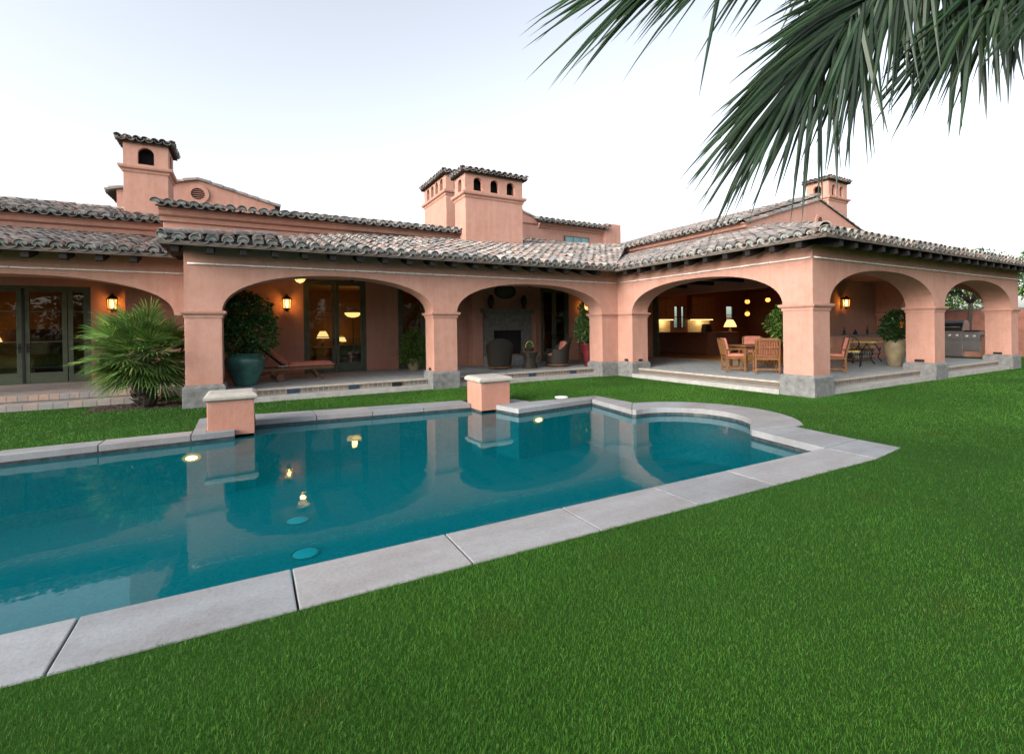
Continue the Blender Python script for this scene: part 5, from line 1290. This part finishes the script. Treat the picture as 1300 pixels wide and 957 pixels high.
mb = MB(); mb.box((-.98, -1.08, .382), (.98, .98, .72)); mb.build('quilt', M['linen'], t, bevel=.09)
for x in (-.5, .5): mb = MB(); mb.obox((x, .62, .88), (.72, .30, .46), Matrix.Rotation(-.35, 3, 'X')); mb.build('pillow', M['linen_white'], t, bevel=.11)
mb = MB(); mb.obox((0, .30, .84), (.55, .22, .34), Matrix.Rotation(-.3, 3, 'X')); mb.build('pillow', M['linen'], t, bevel=.08)
mb = MB(); mb.box((-1.05, 1.0, 0), (1.05, 1.08, 1.5)); mb.build('headboard', M['wood_int'], t, bevel=.02)
t = thing('sofa', 'pale sofa seen dimly through the middle green doors', 'sofa', (3.6, 17.95, PZ))
mb = MB(); mb.box((-.8, -.4, .12), (.8, .4, .42)); mb.build('base', M['stone'], t, bevel=.04); mb = MB(); mb.box((-.8, .2, .42), (.8, .42, .82)); mb.build('backrest', M['stone'], t, bevel=.05)
for x in (-1, 1): mb = MB(); mb.box((x*.7-.1, -.4, .42), (x*.7+.1, .2, .6)); mb.build('armrest', M['stone'], t, bevel=.04)
def chandelier(loc, label, k=1.0):
    t = thing('pendant_lamp', label, 'pendant lamp', loc, 0, 'pendant lamps in the great room')
    mb = MB(); top = 3.9-loc[2]; mb.tube([(0,0,.12), (0,0,top)], .01, 6); mb.lathe([(.09, .10), (.05, .16), (.012, .18)], (0,0,0), 14); mb.build('stem', M['black'], t)
    mb = MB(); mb.lathe([(.02, -.12), (.10, -.08), (.13, .0), (.09, .10)], (0,0,0), 16, True, False); mb.build('globe', M['lamp_amber'], t, smooth=True)
    point((0, 0, -.25), WARM, 9, .1, t)
chandelier((24.5, 15.9, 3.0), 'larger amber pendant lamp in the dark great room near the corner column')
chandelier((23.6, 16.5, 2.92), 'amber pendant lamp in the great room left of the larger one')
chandelier((23.3, 16.3, 2.25), 'small low amber pendant lamp in the great room above the cream lamp')
# horn-like iron sculpture by the great room opening
t = thing('tripod_stand', 'slender dark tripod stand against the end wall beside the great room opening', 'stand', (14.3, 15.9, PZ))
mb = MB()
for a in (0, 2.1, 4.2): mb.bar((0, 0, 1.3), (.32*math.cos(a), .32*math.sin(a), 0), .03)
mb.build('tripod', M['teak_dark'], t); mb = MB(); mb.lathe([(.05, 1.28), (.09, 1.36), (.05, 1.5)], (0,0,0), 12); mb.build('finial', M['stone_pale'], t, smooth=True)

# ---- garden wall and trees at the right
mb = MB(); mb.box((31.0, -12, 0), (31.3, 26, 2.22)); gw = mb.build('garden_wall', M['wallbrick'], bevel=.02); tag(gw, 'tall rose brown garden wall behind the grill and the right end of the house', 'wall')
m2 = MB(); m2.box((30.95, -12, 2.222), (31.35, 26, 2.30)); m2.build('coping', M['stone'], gw, bevel=.02)
def tree(name, loc, label, h, tr, lobes, nleaf, size, barkm, seed, leafm, tone=(.45, 1.7), group='trees beyond the house', limbs=7):
    t = thing(name, label, 'tree', loc, 0, group); rr = random.Random(seed); r = np.random.RandomState(seed); mb = MB()
    hb = min(l[2]-l[5] for l in lobes)*.9; bend = [(0, 0, -.05), (rr.uniform(-.1, .1), rr.uniform(-.1, .1), hb*.5), (rr.uniform(-.15, .15), rr.uniform(-.15, .15), hb)]
    mb.tube(bend, [tr*1.25, tr, tr*.8], 12); top = Vector(bend[-1])
    for k in range(limbs):
        l = lobes[k % len(lobes)]; e = Vector((l[0]+rr.uniform(-.6, .6)*l[3], l[1]+rr.uniform(-.6, .6)*l[4], l[2]+rr.uniform(-.1, .6)*l[5]))
        m_ = top.lerp(e, .5)+Vector((rr.uniform(-.2, .2), rr.uniform(-.2, .2), rr.uniform(-.1, .2))); mb.tube([top-Vector((0,0,.1)), top.lerp(m_, .5)+Vector((0,0,.05)), m_, e], [tr*.5, tr*.38, tr*.25, tr*.06], 8)
        for q in range(3): e2 = m_.lerp(e, rr.random())+Vector((rr.uniform(-1, 1)*l[3], rr.uniform(-1, 1)*l[4], rr.uniform(0, .8)*l[5]))*.7; mb.tube([m_, m_.lerp(e2, .5)+Vector((0,0,.08)), e2], [tr*.2, tr*.12, tr*.03], 6)
    mb.build('trunk', barkm, t, smooth=True)
    P, D = crown_points(r, lobes, nleaf, .35); leaf_mesh('crown', P, D, size, leafm, t, .45, tone, seed); return t
tree('garden_tree', (29.6, 9.1, 0), 'gnarled dark tree seen through the right arch behind the grill', 5, .10,
     [(0, 0, 4.2, 1.5, 1.4, .9), (-1.4, .3, 3.8, 1.1, 1.0, .7), (1.2, -.6, 3.9, 1.1, 1.0, .8), (.3, 1.2, 3.6, 1.2, 1.0, .7), (-.5, -1.1, 3.9, .9, 1.0, .6)], 4200, .16, M['olive_bark'], 21, M['leaf'], (.3, 1.2), limbs=9)
tree('garden_tree', (40.5, 8.8, 0), 'tall light green tree whose top shows above the right end of the tiled eave', 6.5, .2,
     [(0, 0, 5.2, 1.3, 1.3, 1.0), (.8, -1.4, 5.0, 1.2, 1.2, 1.0), (-1, .8, 4.2, 1.3, 1.3, 1.1), (0, -.5, 3.6, 1.8, 1.8, 1.2)], 3000, .26, M['bark'], 22, M['leaf_fresh'], (.6, 1.6))
tree('garden_tree', (39.0, 4.6, 0), 'dense green tree at the far right edge beside the last column', 6.2, .2,
     [(0, 0, 4.9, 1.6, 1.6, 1.2), (0, 1.5, 4.6, 1.3, 1.4, 1.1), (0, -1.4, 4.2, 1.5, 1.5, 1.3), (0, .4, 3.0, 1.9, 2.0, 1.5), (0, 0, 1.8, 1.6, 1.8, 1.2)], 5200, .26, M['bark'], 23, M['leaf_fresh'], (.5, 1.8))
tree('garden_tree', (37.5, 13.6, 0), 'bright green tree over the garden wall seen through the right arch', 4.8, .16,
     [(0, 0, 3.3, 1.8, 1.8, 1.0), (0, 1.8, 3.0, 1.5, 1.6, .9), (0, -1.6, 2.9, 1.5, 1.5, .9)], 3200, .22, M['bark'], 24, M['leaf_fresh'], (.5, 1.5))

r_ = np.random.RandomState(77); lobes_ = []
for k in range(26):
    x = -34 + k*3.0 + r_.normal()*.8; h = 4.6 + 2.6*r_.rand()
    lobes_ += [(x, -17+r_.normal()*1.5, h*.62, 2.0, 1.8, h*.38), (x+r_.normal(), -16.5+r_.normal(), h*.35, 2.0, 1.8, h*.35)]
P, D = crown_points(r_, lobes_, 30000, .45); stuff(leaf_mesh('woodland', P, D, .42, M['leaf'], None, .5, (.5, 1.6), 78), 'dark belt of trees across the garden, mirrored in the glass doors', 'trees')

# ------------------------------------------------------------------ light, sky, camera
SUN_EL, SUN_AZ = math.radians(24), math.radians(-107)      # azimuth measured from +Y towards +X: the sun is low on the left, behind the camera
sl = bpy.data.lights.new('sun', 'SUN'); sl.energy = .8; sl.angle = math.radians(35); sl.color = (1.0, .91, .83)
so = bpy.data.objects.new('sun', sl); COL.objects.link(so)
sd = Vector((math.sin(SUN_AZ)*math.cos(SUN_EL), math.cos(SUN_AZ)*math.cos(SUN_EL), math.sin(SUN_EL)))
so.rotation_euler = sd.to_track_quat('Z', 'Y').to_euler()
w = bpy.data.worlds.new('World'); S.world = w; w.use_nodes = True; nt = w.node_tree
for n_ in list(nt.nodes): nt.nodes.remove(n_)
out = nt.nodes.new('ShaderNodeOutputWorld'); bg = nt.nodes.new('ShaderNodeBackground'); sky = nt.nodes.new('ShaderNodeTexSky')
sky.sky_type = 'NISHITA'; sky.sun_disc = False; sky.sun_elevation = SUN_EL; sky.sun_rotation = SUN_AZ
sky.air_density = 1.0; sky.dust_density = 3.0; sky.ozone_density = 1.0
hs = nt.nodes.new('ShaderNodeHueSaturation'); hs.inputs['Saturation'].default_value = .36; hs.inputs['Value'].default_value = 1.0
nt.links.new(sky.outputs[0], hs.inputs['Color']); nt.links.new(hs.outputs[0], bg.inputs['Color'])
bg.inputs['Strength'].default_value = .15; nt.links.new(bg.outputs[0], out.inputs['Surface'])

cd = bpy.data.cameras.new('camera'); cam = bpy.data.objects.new('camera', cd); COL.objects.link(cam); S.camera = cam
cd.sensor_fit = 'HORIZONTAL'; cd.sensor_width = 36; cd.lens = 605.165/1300*36
cd.shift_x = (650-660.64)/1300; cd.shift_y = (420.068-478.5)/1300; cd.clip_start = .05; cd.clip_end = 2000
cam.matrix_world = Matrix.Translation((0, 0, 1.6)) @ Matrix((_r, _u, -_f)).transposed().to_4x4()
S.view_settings.view_transform = 'Standard'; S.view_settings.look = 'None'; S.view_settings.gamma = 1; S.view_settings.use_curve_mapping = False
S.view_settings.exposure = 1.38
S.cycles.use_denoising = True
S.cycles.max_bounces = 8; S.cycles.transparent_max_bounces = 16; S.cycles.caustics_reflective = False; S.cycles.caustics_refractive = False
S.cycles.sample_clamp_indirect = 6
